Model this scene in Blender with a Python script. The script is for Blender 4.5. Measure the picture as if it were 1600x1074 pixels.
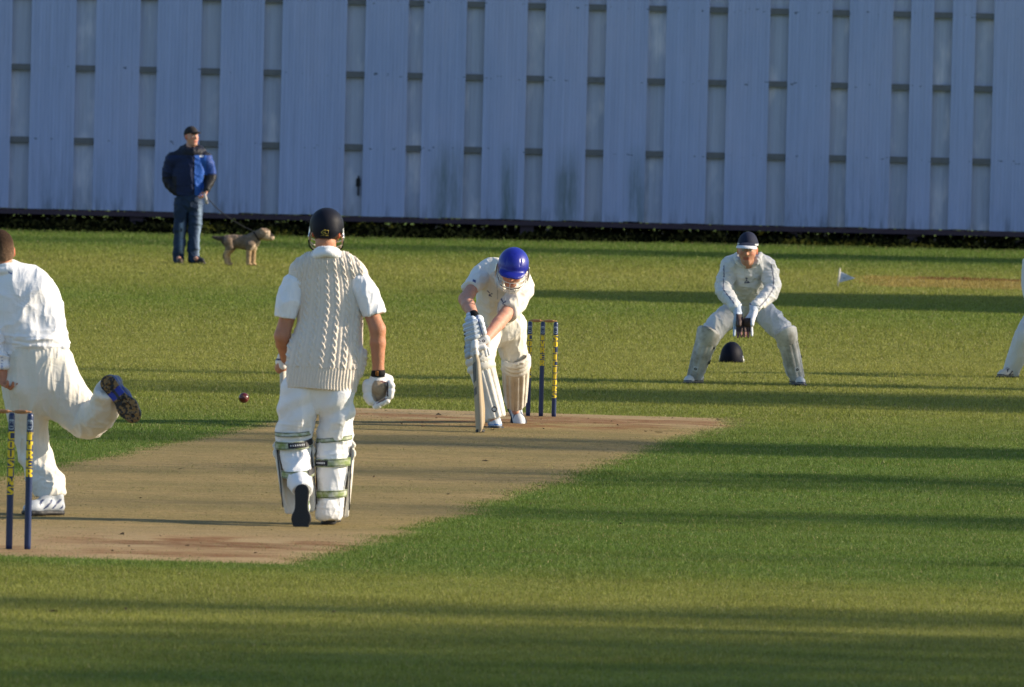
import bpy, math, random
import numpy as np
from mathutils import Vector, Matrix
for o in list(bpy.data.objects): bpy.data.objects.remove(o)
S = bpy.context.scene
COL = S.collection
rad = math.radians
# ------------------------------------------------------------------ camera
CAMH = 2.456; FPX = 13633.0; PITCH = math.atan(401/FPX); ROLL = rad(1.32)
_r = np.array([1., 0, 0]); _u = np.array([0, math.sin(PITCH), math.cos(PITCH)]); CF = np.array([0, math.cos(PITCH), -math.sin(PITCH)])
CR = math.cos(ROLL)*_r + math.sin(ROLL)*_u
CU = -math.sin(ROLL)*_r + math.cos(ROLL)*_u
cd = bpy.data.cameras.new('camera'); cam = bpy.data.objects.new('camera', cd); COL.objects.link(cam)
M = Matrix.Identity(4)
for i in range(3):
    M[i][0] = CR[i]; M[i][1] = CU[i]; M[i][2] = -CF[i]
M[2][3] = CAMH
cam.matrix_world = M
cd.sensor_width = 36; cd.lens = 36*FPX/1600; cd.clip_start = 1; cd.clip_end = 6000
cd.dof.use_dof = True; cd.dof.focus_distance = 60; cd.dof.aperture_fstop = 11.0
S.camera = cam
# ------------------------------------------------------------------ light
SUN_EL = rad(23); SUN_AZ = rad(1.8)        # azimuth from +X towards +Y
SD = np.array([math.cos(SUN_EL)*math.cos(SUN_AZ), math.cos(SUN_EL)*math.sin(SUN_AZ), math.sin(SUN_EL)])
w = bpy.data.worlds.new('World'); S.world = w; w.use_nodes = True
nt = w.node_tree; bg = nt.nodes['Background']
sky = nt.nodes.new('ShaderNodeTexSky'); sky.sky_type = 'NISHITA'; sky.sun_disc = False
sky.sun_elevation = SUN_EL; sky.sun_rotation = rad(90) - SUN_AZ
sky.air_density = 1.0; sky.dust_density = 0.6; sky.ozone_density = 3.0
nt.links.new(sky.outputs[0], bg.inputs[0]); bg.inputs[1].default_value = 0.115
sl = bpy.data.lights.new('sun', 'SUN'); sl.energy = 4.8; sl.angle = rad(0.65); sl.color = (1, .86, .66)
so = bpy.data.objects.new('sun', sl); COL.objects.link(so)
so.rotation_mode = 'QUATERNION'; so.rotation_quaternion = Vector(SD).to_track_quat('Z', 'Y')
so.location = Vector(SD)*60
S.view_settings.view_transform = 'Standard'; S.view_settings.look = 'None'
S.view_settings.exposure = 0.78; S.view_settings.gamma = 1.0; S.view_settings.use_curve_mapping = False
S.render.engine = 'CYCLES'; S.render.resolution_x = 1024; S.render.resolution_y = 687

# ------------------------------------------------------------------ helpers
def W(px, py, D):
    """point of the photograph (1600 x 1074 pixels) at distance D along +Y"""
    d = CF*FPX + CR*(px-800) - CU*(py-537)
    return np.array([0, 0, CAMH]) + d*(D/d[1])
def PXY(P):
    q = P - np.array([0, 0, CAMH], 'f4')
    z = q@CF
    return 800 + FPX*(q@CR)/z, 537 - FPX*(q@CU)/z
def G(px, py):
    """where the pixel meets the ground"""
    d = CF*FPX + CR*(px-800) - CU*(py-537)
    t = -CAMH/d[2]
    return np.array([0, 0, CAMH]) + d*t
def nrm(v): v = np.asarray(v, float); return v/np.linalg.norm(v)
def arr(*v): return np.array(v, float)

def tag(o, label=None, cat=None, group=None, kind=None):
    if label: o['label'] = label
    if cat: o['category'] = cat
    if group: o['group'] = group
    if kind: o['kind'] = kind
    return o
def empty(name, loc, label=None, cat=None, group=None):
    o = bpy.data.objects.new(name, None); COL.objects.link(o); o.location = Vector(loc); o.empty_display_size = .1
    return tag(o, label, cat, group)
def link_mesh(name, V, Fs, mat, parent=None, smooth=True, col=None, origin=None):
    V = np.asarray(V, 'f4')
    if origin is None: origin = np.array(parent.location[:]) if parent is not None and parent.type == 'EMPTY' else (np.array(parent['_o'][:]) if parent is not None else np.zeros(3))
    me = bpy.data.meshes.new(name)
    if isinstance(Fs, np.ndarray):
        n, k = Fs.shape
        me.vertices.add(len(V)); me.vertices.foreach_set('co', (V-origin).astype('f4').ravel())
        me.loops.add(n*k); me.loops.foreach_set('vertex_index', Fs.astype('i4').ravel())
        me.polygons.add(n); me.polygons.foreach_set('loop_start', np.arange(0, n*k, k, dtype='i4'))
        me.polygons.foreach_set('loop_total', np.full(n, k, 'i4'))
        me.polygons.foreach_set('use_smooth', np.full(n, smooth))
        me.update(calc_edges=True)
    else:
        me.from_pydata((V-origin).tolist(), [], Fs)
        for p in me.polygons: p.use_smooth = smooth
    if col is not None:
        a = me.color_attributes.new('Col', 'FLOAT_COLOR', 'POINT')
        c4 = np.ones((len(V), 4), 'f4'); c4[:, :3] = col; a.data.foreach_set('color', c4.ravel())
    me.materials.append(mat)
    o = bpy.data.objects.new(name, me); COL.objects.link(o)
    if parent is not None:
        o.parent = parent
    else:
        o.location = Vector(origin)
    ORG[o.name] = origin
    return o
ORG = {}
def part(name, V, Fs, mat, parent, smooth=True, col=None):
    """mesh child (or grandchild) whose vertices are given in world coordinates"""
    org = ORG.get(parent.name)
    if org is None: org = np.array(parent.location[:])
    return link_mesh(name, V, Fs, mat, parent, smooth, col, origin=org)

# ---- node helpers
def mat_new(name):
    m = bpy.data.materials.new(name); m.use_nodes = True
    t = m.node_tree; b = t.nodes['Principled BSDF']
    return m, t, b
def N(t, typ, **kw):
    n = t.nodes.new(typ)
    for k, v in kw.items(): setattr(n, k, v)
    return n
def lk(t, a, b): t.links.new(a, b)
def inp(t, sock, v):
    if hasattr(v, 'is_output') or isinstance(v, bpy.types.NodeSocket): t.links.new(v, sock)
    else: sock.default_value = v
def mth(t, op, a, b=None, c=None, clamp=False):
    n = N(t, 'ShaderNodeMath', operation=op); n.use_clamp = clamp
    inp(t, n.inputs[0], a)
    if b is not None: inp(t, n.inputs[1], b)
    if c is not None: inp(t, n.inputs[2], c)
    return n.outputs[0]
def mixc(t, f, a, b, mode='MIX'):
    n = N(t, 'ShaderNodeMix', data_type='RGBA', blend_type=mode)
    inp(t, n.inputs[0], f); 
    for s, v in ((n.inputs[6], a), (n.inputs[7], b)):
        inp(t, s, v if not isinstance(v, tuple) else (*v[:3], 1))
    return n.outputs[2]
def noise(t, vec, scale, detail=4, rough=.55, sx=(1, 1, 1), off=(0, 0, 0)):
    mp = N(t, 'ShaderNodeMapping'); mp.inputs['Scale'].default_value = sx; mp.inputs['Location'].default_value = off
    lk(t, vec, mp.inputs[0])
    n = N(t, 'ShaderNodeTexNoise'); n.inputs['Scale'].default_value = scale; n.inputs['Detail'].default_value = detail
    n.inputs['Roughness'].default_value = rough; lk(t, mp.outputs[0], n.inputs[0])
    return n.outputs[0]
def ramp(t, f, pts, interp='LINEAR'):
    n = N(t, 'ShaderNodeValToRGB'); n.color_ramp.interpolation = interp
    e = n.color_ramp.elements
    while len(e) > 1: e.remove(e[-1])
    for i, (p, c) in enumerate(pts):
        x = e[0] if i == 0 else e.new(p)
        x.position = p; x.color = (*c, 1) if not isinstance(c, (int, float)) else (c, c, c, 1)
    inp(t, n.inputs[0], f)
    return n.outputs[0]
def smat(name, c, rough=.8, var=.12, vs=6., bump=0., bs=200., attr=False, spec=.3, sheen=0., sss=0., metal=0., c2=None, cs=2.0, crease=0.):
    """surface with mottled colour and fine bump; attr reads the mesh colour attribute"""
    m, t, b = mat_new(name)
    tc = N(t, 'ShaderNodeTexCoord'); o = tc.outputs['Object']
    if attr:
        a = N(t, 'ShaderNodeAttribute'); a.attribute_name = 'Col'; base = a.outputs['Color']
    else: base = (*c, 1)
    if c2 is not None:
        f = ramp(t, noise(t, o, cs, 5, .6), [(.42, 0), (.62, 1)]); base = mixc(t, f, base, c2)
    n1 = noise(t, o, vs, 6, .6)
    f = mth(t, 'MULTIPLY_ADD', n1, 2*var, 1-var)
    mu = N(t, 'ShaderNodeVectorMath', operation='SCALE'); inp(t, mu.inputs[0], base if not isinstance(base, tuple) else base[:3]); lk(t, f, mu.inputs['Scale'])
    lk(t, mu.outputs[0], b.inputs['Base Color'])
    b.inputs['Roughness'].default_value = rough; b.inputs['Specular IOR Level'].default_value = spec
    b.inputs['Metallic'].default_value = metal
    if sheen: b.inputs['Sheen Weight'].default_value = sheen; b.inputs['Sheen Roughness'].default_value = .5
    if sss:
        b.inputs['Subsurface Weight'].default_value = sss; b.inputs['Subsurface Radius'].default_value = (1, .3, .15); b.inputs['Subsurface Scale'].default_value = .012
    if bump:
        bn = N(t, 'ShaderNodeBump'); bn.inputs['Strength'].default_value = 1; bn.inputs['Distance'].default_value = bump
        h = noise(t, o, bs, 3, .6); h2 = noise(t, o, bs*.22, 3, .6)
        lk(t, mth(t, 'ADD', h, mth(t, 'MULTIPLY', h2, 2.)), bn.inputs['Height']); lk(t, bn.outputs[0], b.inputs['Normal'])
        if crease:
            def rdg(sc, sx, off):
                mp = N(t, 'ShaderNodeMapping'); mp.inputs['Scale'].default_value = sx; mp.inputs['Location'].default_value = off; lk(t, o, mp.inputs[0])
                n = N(t, 'ShaderNodeTexNoise'); n.inputs['Scale'].default_value = sc; n.inputs['Detail'].default_value = 1.5; n.inputs['Distortion'].default_value = 1.6; lk(t, mp.outputs[0], n.inputs[0])
                a = mth(t, 'ABSOLUTE', mth(t, 'SUBTRACT', n.outputs[0], .5)); return mth(t, 'POWER', mth(t, 'SUBTRACT', 1, mth(t, 'MULTIPLY', a, 5, clamp=True)), 2.)
            h = mth(t, 'ADD', rdg(4.5, (1.5, 1, .5), (0, 0, 0)), mth(t, 'MULTIPLY', rdg(9, (.8, 1, 1.3), (3, 1, 2)), .35))
            b2 = N(t, 'ShaderNodeBump'); b2.inputs['Distance'].default_value = crease; lk(t, h, b2.inputs['Height']); lk(t, bn.outputs[0], b2.inputs['Normal']); lk(t, b2.outputs[0], b.inputs['Normal'])
    return m

# ------------------------------------------------------------------ numpy noise
def _hash(i, j, k):
    n = (i*73856093) ^ (j*19349663) ^ (k*83492791)
    n = (n ^ (n >> 13)) * 1274126177 & 0x7fffffff
    return ((n ^ (n >> 16)) & 0xffff)/65535.
def vnoise(P):
    P = np.asarray(P, float); I = np.floor(P).astype(np.int64); f = P-I; f = f*f*(3-2*f)
    r = 0
    for a in (0, 1):
        wa = f[:, 0] if a else 1-f[:, 0]
        for b in (0, 1):
            wb = f[:, 1] if b else 1-f[:, 1]
            for c in (0, 1):
                wc = f[:, 2] if c else 1-f[:, 2]
                r = r + wa*wb*wc*_hash(I[:, 0]+a, I[:, 1]+b, I[:, 2]+c)
    return r
def fbm(P, o=3):
    r = 0; a = .5
    for i in range(o): r = r + a*vnoise(P*(2.03**i)+i*17.3); a *= .5
    return r/(1-.5**o)
def ridge(P): return 1-np.abs(2*vnoise(P)-1)*2 
def sstep(a, b, x): t = np.clip((x-a)/(b-a), 0, 1); return t*t*(3-2*t)

# ------------------------------------------------------------------ distance fields -> meshes
MG = .075
def smin(a, b, k):
    if k <= 0: return np.minimum(a, b)
    h = np.maximum(k-np.abs(a-b), 0)/k
    return np.minimum(a, b)-h*h*k*.25
class Fld:
    def __init__(s, P, bb): 
        s.P = P; s.bb = bb
        s.F = None if P is None else np.full(len(P), MG, 'f4')
    def sub(s): return Fld(s.P, s.bb)
    def box(s, lo, hi): s.bb.append((np.asarray(lo), np.asarray(hi)))
    def _i(s, lo, hi):
        P = s.P
        return np.nonzero((P[:, 0] > lo[0]) & (P[:, 0] < hi[0]) & (P[:, 1] > lo[1]) & (P[:, 1] < hi[1]) & (P[:, 2] > lo[2]) & (P[:, 2] < hi[2]))[0]
    def _d(s, a, b, ra, rb, q, ax):
        a = np.asarray(a, float); b = np.asarray(b, float)
        R = max(ra, rb); ext = np.full(3, R)
        if q != 1: ext = ext*(1+np.abs(np.asarray(ax))*max(q-1, 0))
        lo = np.minimum(a, b)-ext; hi = np.maximum(a, b)+ext
        if s.P is None: s.box(lo, hi); return None, None
        i = s._i(lo-MG, hi+MG)
        if len(i) == 0: return None, None
        Q = s.P[i]-a.astype('f4'); ab = b-a
        if q != 1:
            ax = np.asarray(ax, float)
            Q = Q+((1/q-1)*(Q@ax))[:, None]*ax; ab = ab+(1/q-1)*(ab@ax)*ax
        l2 = float(ab@ab)
        if l2 > 1e-10:
            t = np.clip((Q@ab)/l2, 0, 1); d = np.linalg.norm(Q-t[:, None]*ab, axis=1)-(ra+(rb-ra)*t)
        else: d = np.linalg.norm(Q, axis=1)-ra
        return i, (d*min(1, q)).astype('f4')
    def seg(s, a, b, ra, rb, q=1, k=.02, ax=(0, 1, 0)):
        i, d = s._d(a, b, ra, rb, q, ax)
        if i is not None: s.F[i] = smin(s.F[i], d, k)
    def dig(s, a, b, ra, rb, q=1, k=.01, ax=(0, 1, 0)):
        if s.P is None: return
        i, d = s._d(a, b, ra, rb, q, ax)
        if i is not None: s.F[i] = -smin(-s.F[i], d, k)
    def ell(s, c, r, R=None, k=.02, neg=False, grow=0.):
        c = np.asarray(c, float); r = np.asarray(r, float)+grow; m = r.max()
        if s.P is None:
            if not neg: s.box(c-m, c+m)
            return
        i = s._i(c-m-MG, c+m+MG)
        if len(i) == 0: return
        Q = s.P[i]-c.astype('f4')
        if R is not None: Q = Q@np.asarray(R).T
        k0 = np.linalg.norm(Q/r, axis=1); k1 = np.linalg.norm(Q/(r*r), axis=1)+1e-9
        d = (k0*(k0-1)/k1).astype('f4')
        s.F[i] = -smin(-s.F[i], d, k) if neg else smin(s.F[i], d, k)
    def cut(s, p, n, k=.0):
        if s.P is None: return
        d = ((s.P-np.asarray(p, 'f4'))@nrm(n)).astype('f4')
        s.F = -smin(-s.F, -d, k)
    def uni(s, g, k=.01):
        if s.P is not None:
            i = np.nonzero(g.F < MG)[0]; s.F[i] = smin(s.F[i], g.F[i], k)
    def minus(s, g, k=.004):
        if s.P is not None: s.F = -smin(-s.F, g.F, k)
    def chain(s, nodes, q=1, k=.012, sub=3, ax=(0, 1, 0)):
        """nodes: list of (point, radius); smooth spline through them"""
        pts = np.array([np.append(p, r) for p, r in nodes], float)
        if len(pts) > 2 and sub > 1:
            e = np.vstack([2*pts[0]-pts[1], pts, 2*pts[-1]-pts[-2]]); out = []
            for i in range(1, len(e)-2):
                p0, p1, p2, p3 = e[i-1], e[i], e[i+1], e[i+2]
                for j in range(sub):
                    t = j/sub
                    out.append(.5*(2*p1+(p2-p0)*t+(2*p0-5*p1+4*p2-p3)*t*t+(3*p1-p0-3*p2+p3)*t**3))
            out.append(pts[-1]); pts = np.array(out)
        g = s.sub()
        for a, b in zip(pts[:-1], pts[1:]): g.seg(a[:3], b[:3], max(a[3], .002), max(b[3], .002), q, 0, ax)
        s.uni(g, k)

CORN = np.array([[i, j, k] for i in (0, 1) for j in (0, 1) for k in (0, 1)])
def nets(V, lo, res):
    ins = V < 0
    nx, ny, nz = V.shape
    cnt = np.zeros((nx-1, ny-1, nz-1), 'i1')
    for i, j, k in CORN: cnt += ins[i:nx-1+i, j:ny-1+j, k:nz-1+k]
    act = (cnt > 0) & (cnt < 8)
    idx = np.argwhere(act); vid = np.full(act.shape, -1, 'i4'); vid[act] = np.arange(len(idx))
    acc = np.zeros((len(idx), 3)); num = np.zeros(len(idx))
    for a in range(8):
        for b in range(a+1, 8):
            dd = CORN[b]-CORN[a]
            if np.abs(dd).sum() != 1: continue
            va = V[tuple((idx+CORN[a]).T)]; vb = V[tuple((idx+CORN[b]).T)]
            m = (va < 0) != (vb < 0); t = np.where(m, va/np.where(m, va-vb, 1), 0)
            acc += np.where(m[:, None], CORN[a]+t[:, None]*dd, 0); num += m
    verts = lo+(idx+acc/np.maximum(num, 1)[:, None])*res
    faces = []
    for ax in range(3):
        sl0 = [slice(None)]*3; sl1 = [slice(None)]*3
        sl0[ax] = slice(0, -1); sl1[ax] = slice(1, None)
        A = ins[tuple(sl0)]; B = ins[tuple(sl1)]
        e = np.argwhere(A != B); o1, o2 = (ax+1) % 3, (ax+2) % 3
        e = e[(e[:, o1] > 0) & (e[:, o2] > 0) & (e[:, o1] < V.shape[o1]-1) & (e[:, o2] < V.shape[o2]-1)]
        if len(e) == 0: continue
        u1 = np.zeros(3, int); u1[o1] = 1; u2 = np.zeros(3, int); u2[o2] = 1
        q = np.stack([vid[tuple((e-u1-u2).T)], vid[tuple((e-u2).T)], vid[tuple(e.T)], vid[tuple((e-u1).T)]], 1)
        fl = A[tuple(e.T)]
        q[~fl] = q[~fl][:, ::-1]
        faces.append(q)
    F = np.vstack(faces); F = F[(F >= 0).all(1)]
    return verts, F
def vnormals(V, F):
    a = V[F[:, 2]]-V[F[:, 0]]; b = V[F[:, 3]]-V[F[:, 1]]; n = np.cross(a, b)
    R = np.zeros_like(V)
    for i in range(4): np.add.at(R, F[:, i], n)
    return R/(np.linalg.norm(R, axis=1)[:, None]+1e-12)
def make(name, fn, mat, parent, res=.008, disp=None, col=None, smooth_it=0):
    f = Fld(None, []); fn(f)
    lo = np.min([b[0] for b in f.bb], 0)-3*res; hi = np.max([b[1] for b in f.bb], 0)+3*res
    n = (np.ceil((hi-lo)/(4*res)).astype(int)+1)*4+1
    cs = [lo[i]+np.arange(0, n[i], 4)*res for i in range(3)]
    g = np.stack(np.meshgrid(*cs, indexing='ij'), -1).reshape(-1, 3).astype('f4')
    c = Fld(g, []); fn(c); cn = [len(x) for x in cs]
    C = c.F.reshape(cn)
    near = np.abs(C) < 4*res*1.75
    blk = np.zeros([x-1 for x in cn], bool)
    for i, j, k in CORN: blk |= near[i:cn[0]-1+i, j:cn[1]-1+j, k:cn[2]-1+k]
    V = np.repeat(np.repeat(np.repeat(C, 4, 0), 4, 1), 4, 2)[:n[0], :n[1], :n[2]].copy()
    bi = np.argwhere(blk)*4
    off = np.stack(np.meshgrid(range(5), range(5), range(5), indexing='ij'), -1).reshape(-1, 3)
    mk = np.zeros(V.shape, bool)
    for o in off: mk[tuple((bi+o).T)] = True
    ii = np.argwhere(mk)
    ff = Fld((lo+ii*res).astype('f4'), []); fn(ff)
    V[mk] = ff.F
    vs, F = nets(V, lo, res)
    for _ in range(1+smooth_it):   # one relaxation pass removes grid stepping
        acc = np.zeros_like(vs); ct = np.zeros(len(vs))
        for i in range(4):
            for j in (1, 3): np.add.at(acc, F[:, i], vs[F[:, (i+j) % 4]]); np.add.at(ct, F[:, i], 1)
        vs = vs*.5+.5*acc/np.maximum(ct, 1)[:, None]
    nn = vnormals(vs, F)
    if disp is not None:
        vs = vs+nn*disp(vs, nn)[:, None]
    cc = col(vs, nn) if col is not None else None
    return part(name, vs, F, mat, parent, True, cc)

# ------------------------------------------------------------------ plain mesh bits
def tube(pts, r, n=8, caps=True):
    pts = np.array(pts, float); r = np.broadcast_to(r, len(pts)); V = []; F = []
    up = arr(.13, .2, 1)
    for i, p in enumerate(pts):
        d = nrm(pts[min(i+1, len(pts)-1)]-pts[max(i-1, 0)])
        a = nrm(np.cross(d, up if abs(d@nrm(up)) < .95 else arr(1, 0, 0))); b = np.cross(d, a)
        for j in range(n):
            t = 2*math.pi*j/n; V.append(p+r[i]*(math.cos(t)*a+math.sin(t)*b))
    for i in range(len(pts)-1):
        for j in range(n): F.append((i*n+j, i*n+(j+1) % n, (i+1)*n+(j+1) % n, (i+1)*n+j))
    if caps: F.append(tuple(range(n))[::-1]); F.append(tuple((len(pts)-1)*n+j for j in range(n)))
    return V, F
def merge(*ms):
    V = []; F = []
    for v, f in ms:
        o = len(V); V += [np.asarray(x) for x in v]; F += [tuple(i+o for i in q) for q in f]
    return V, F
def boxm(lo, hi, bev=0.):
    lo = np.asarray(lo, float); hi = np.asarray(hi, float)
    V = [arr(x, y, z) for x in (lo[0], hi[0]) for y in (lo[1], hi[1]) for z in (lo[2], hi[2])]
    return V, [(0, 1, 3, 2), (4, 6, 7, 5), (0, 4, 5, 1), (2, 3, 7, 6), (0, 2, 6, 4), (1, 5, 7, 3)]
def spline(pts, sub=6):
    pts = np.array(pts, float); e = np.vstack([2*pts[0]-pts[1], pts, 2*pts[-1]-pts[-2]]); out = []
    for i in range(1, len(e)-2):
        p0, p1, p2, p3 = e[i-1], e[i], e[i+1], e[i+2]
        for j in range(sub):
            t = j/sub; out.append(.5*(2*p1+(p2-p0)*t+(2*p0-5*p1+4*p2-p3)*t*t+(3*p1-p0-3*p2+p3)*t**3))
    out.append(pts[-1]); return np.array(out)
# ================================================================== SETTING
def ground_colour(t):
    """grass colour as it lies on the field, by position in metres"""
    geo = N(t, 'ShaderNodeNewGeometry'); P = geo.outputs['Position']
    sp = N(t, 'ShaderNodeSeparateXYZ'); lk(t, P, sp.inputs[0])
    n1 = noise(t, P, .35, 4, .6, (.45, 1, 1)); n2 = noise(t, P, 2.2, 5, .65, (.5, 1, 1)); n3 = noise(t, P, 22, 3, .6)
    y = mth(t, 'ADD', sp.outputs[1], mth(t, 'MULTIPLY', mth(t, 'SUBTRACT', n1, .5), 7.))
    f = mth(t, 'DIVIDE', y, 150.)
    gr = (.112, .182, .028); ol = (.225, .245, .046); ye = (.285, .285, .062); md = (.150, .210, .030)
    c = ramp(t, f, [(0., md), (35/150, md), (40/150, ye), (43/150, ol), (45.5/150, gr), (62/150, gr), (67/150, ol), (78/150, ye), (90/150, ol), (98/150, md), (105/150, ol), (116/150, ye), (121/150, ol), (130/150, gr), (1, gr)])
    f2 = ramp(t, n2, [(.35, 0), (.7, 1)])
    c = mixc(t, mth(t, 'MULTIPLY', f2, .45), c, (.12, .125, .022))
    c = mixc(t, mth(t, 'MULTIPLY', ramp(t, n3, [(.4, 0), (.75, 1)]), .35), c, (.03, .065, .01))
    # an older worn strip far out on the right
    m = mth(t, 'MULTIPLY', mth(t, 'GREATER_THAN', mth(t, 'ADD', sp.outputs[0], mth(t, 'MULTIPLY', n2, 2)), 5.6),
            mth(t, 'LESS_THAN', mth(t, 'ABSOLUTE', mth(t, 'SUBTRACT', mth(t, 'ADD', sp.outputs[1], mth(t, 'MULTIPLY', n1, 2)), 116.)), 3.2))
    c = mixc(t, mth(t, 'MULTIPLY', m, .8), c, (.30, .215, .06))
    m = mth(t, 'MULTIPLY', mth(t, 'GREATER_THAN', mth(t, 'ADD', sp.outputs[0], mth(t, 'MULTIPLY', n2, 2)), 6.4),
            mth(t, 'LESS_THAN', mth(t, 'ABSOLUTE', mth(t, 'SUBTRACT', mth(t, 'ADD', sp.outputs[1], mth(t, 'MULTIPLY', n1, 2)), 118.6)), .8))
    c = mixc(t, mth(t, 'MULTIPLY', m, .8), c, (.14, .06, .02))
    return c, P, n2, n3
def mk_ground():
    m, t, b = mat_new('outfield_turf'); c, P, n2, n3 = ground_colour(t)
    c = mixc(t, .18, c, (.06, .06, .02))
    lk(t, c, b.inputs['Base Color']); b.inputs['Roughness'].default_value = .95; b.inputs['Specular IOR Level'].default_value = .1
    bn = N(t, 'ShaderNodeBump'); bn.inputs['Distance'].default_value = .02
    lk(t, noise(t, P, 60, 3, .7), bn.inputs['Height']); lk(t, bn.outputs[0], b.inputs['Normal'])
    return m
def mk_blade():
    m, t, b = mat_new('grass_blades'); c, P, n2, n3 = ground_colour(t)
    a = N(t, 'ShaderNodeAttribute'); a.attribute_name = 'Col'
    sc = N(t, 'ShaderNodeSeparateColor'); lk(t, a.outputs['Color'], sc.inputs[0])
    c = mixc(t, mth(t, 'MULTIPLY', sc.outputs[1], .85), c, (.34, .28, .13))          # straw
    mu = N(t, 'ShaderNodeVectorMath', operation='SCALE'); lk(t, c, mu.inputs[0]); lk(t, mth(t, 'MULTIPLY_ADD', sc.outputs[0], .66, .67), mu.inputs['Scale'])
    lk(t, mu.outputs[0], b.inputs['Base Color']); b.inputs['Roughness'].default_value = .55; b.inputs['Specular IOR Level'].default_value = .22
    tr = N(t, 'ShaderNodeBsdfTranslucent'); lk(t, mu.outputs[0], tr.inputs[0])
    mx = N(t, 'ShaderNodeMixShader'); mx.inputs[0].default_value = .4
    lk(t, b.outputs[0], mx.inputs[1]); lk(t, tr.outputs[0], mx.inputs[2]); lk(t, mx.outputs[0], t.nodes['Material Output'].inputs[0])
    return m
MG_ = mk_ground(); MB_ = mk_blade()
# ground sheet, finer near the field so that it is never one flat polygon
xs = np.concatenate([[-2500, -400, -100], np.arange(-30, 31, 2.), [100, 400, 2500]]); ys = np.concatenate([[-500, -50, 0], np.arange(20, 170, 2.), [300, 800, 4500]])
gv = [(x, y, 0) for y in ys for x in xs]; nxs = len(xs)
gf = [(j*nxs+i, j*nxs+i+1, (j+1)*nxs+i+1, (j+1)*nxs+i) for j in range(len(ys)-1) for i in range(nxs-1)]
tag(link_mesh('ground', gv, gf, MG_, None, False), kind='structure')

# ---- the pitch: a worn strip between the wickets, slightly skewed to the view
N0 = G(14, 860); F0 = G(846, 652)            # middle stumps
AX = nrm((F0-N0)*arr(1, 1, 0)); SX = arr(AX[1], -AX[0], 0)
def pitch_uv(P): q = P-N0; return q@SX, q@AX     # across, along
rng = np.random.default_rng(5)
us = np.linspace(-2.05, 2.0, 80); vs_ = np.linspace(-1.0, 21.4, 400)
pv = []; 
UU, VV = np.meshgrid(us, vs_); 
pp = N0+UU.ravel()[:, None]*SX+VV.ravel()[:, None]*AX
pp[:, 2] = .004+.004*fbm(pp*9, 3)+.003*fbm(pp*31, 2)
wob = (fbm(pp*arr(.7, .7, 1), 2)-.5)*.24+(fbm(pp*5, 2)-.5)*.14
edge = np.minimum(np.minimum(1.50-.24*sstep(8, 20, VV.ravel())*(UU.ravel() > 0)+wob-np.abs(UU.ravel()), VV.ravel()+.42+wob*.4), 20.75+wob*.3-VV.ravel())
msk = sstep(-.30, .05, edge)
nu = len(us); pf = np.array([(j*nu+i, j*nu+i+1, (j+1)*nu+i+1, (j+1)*nu+i) for j in range(len(vs_)-1) for i in range(nu-1)])
keep = (edge[pf].max(1) > -.2); pf = pf[keep]
def mk_pitch():
    m, t, b = mat_new('worn_pitch_soil'); c0, P, n2, n3 = ground_colour(t)
    a = N(t, 'ShaderNodeAttribute'); a.attribute_name = 'Col'; sc = N(t, 'ShaderNodeSeparateColor'); lk(t, a.outputs['Color'], sc.inputs[0])
    big = noise(t, P, .8, 4, .6, (.5, 1, 1)); mid = noise(t, P, 7, 5, .7, (.45, 1, 1)); fine = noise(t, P, 70, 3, .7)
    c = mixc(t, ramp(t, big, [(.35, 0), (.65, 1)]), (.305, .215, .09), (.18, .143, .052))
    c = mixc(t, mth(t, 'MULTIPLY', ramp(t, mid, [(.42, 0), (.62, 1)]), .7), c, (.155, .125, .048))
    c = mixc(t, mth(t, 'MULTIPLY', ramp(t, fine, [(.5, 0), (.72, 1)]), .6), c, (.46, .34, .18))
    c = mixc(t, mth(t, 'MULTIPLY', ramp(t, fine, [(.25, 1), (.42, 0)]), .5), c, (.06, .045, .02))
    red = mth(t, 'MULTIPLY', sc.outputs[1], ramp(t, mid, [(.3, 0), (.55, 1)]))
    c = mixc(t, mth(t, 'MULTIPLY', sc.outputs[2], .6), c, (.42, .295, .165))
    c = mixc(t, mth(t, 'MULTIPLY', red, .9), c, (.19, .085, .036))
    e = mth(t, 'ADD', sc.outputs[0], mth(t, 'MULTIPLY', mth(t, 'SUBTRACT', fine, .5), .9))
    c = mixc(t, ramp(t, e, [(.25, 0), (.75, 1)]), c0, c)
    lk(t, c, b.inputs['Base Color']); b.inputs['Roughness'].default_value = .95; b.inputs['Specular IOR Level'].default_value = .1
    bn = N(t, 'ShaderNodeBump'); bn.inputs['Distance'].default_value = .012
    lk(t, mth(t, 'ADD', fine, mid), bn.inputs['Height']); lk(t, bn.outputs[0], b.inputs['Normal'])
    return m
U, Vv = UU.ravel(), VV.ravel()
pp[:, 2] = pp[:, 2]*np.clip(sstep(-.2, .1, edge), .05, 1)
redm = 1.8*(np.exp(-((Vv-1.2)/.55)**2)*np.exp(-((U-.9)/.8)**2)+np.exp(-((Vv+.05)/.35)**2)*.5
        + np.exp(-((Vv-18.6)/.7)**2)*np.exp(-((U-.1)/1.1)**2)+.9*np.exp(-((Vv-19.6)/.5)**2))*sstep(.3, .6, fbm(pp*3, 2))
palem = np.maximum(sstep(3.4, 1.2, Vv), sstep(18.2, 19.6, Vv))
tag(link_mesh('cricket_pitch', pp, pf, mk_pitch(), None, True, np.stack([msk, np.clip(redm, 0, 1), palem], 1)), kind='structure')

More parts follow.
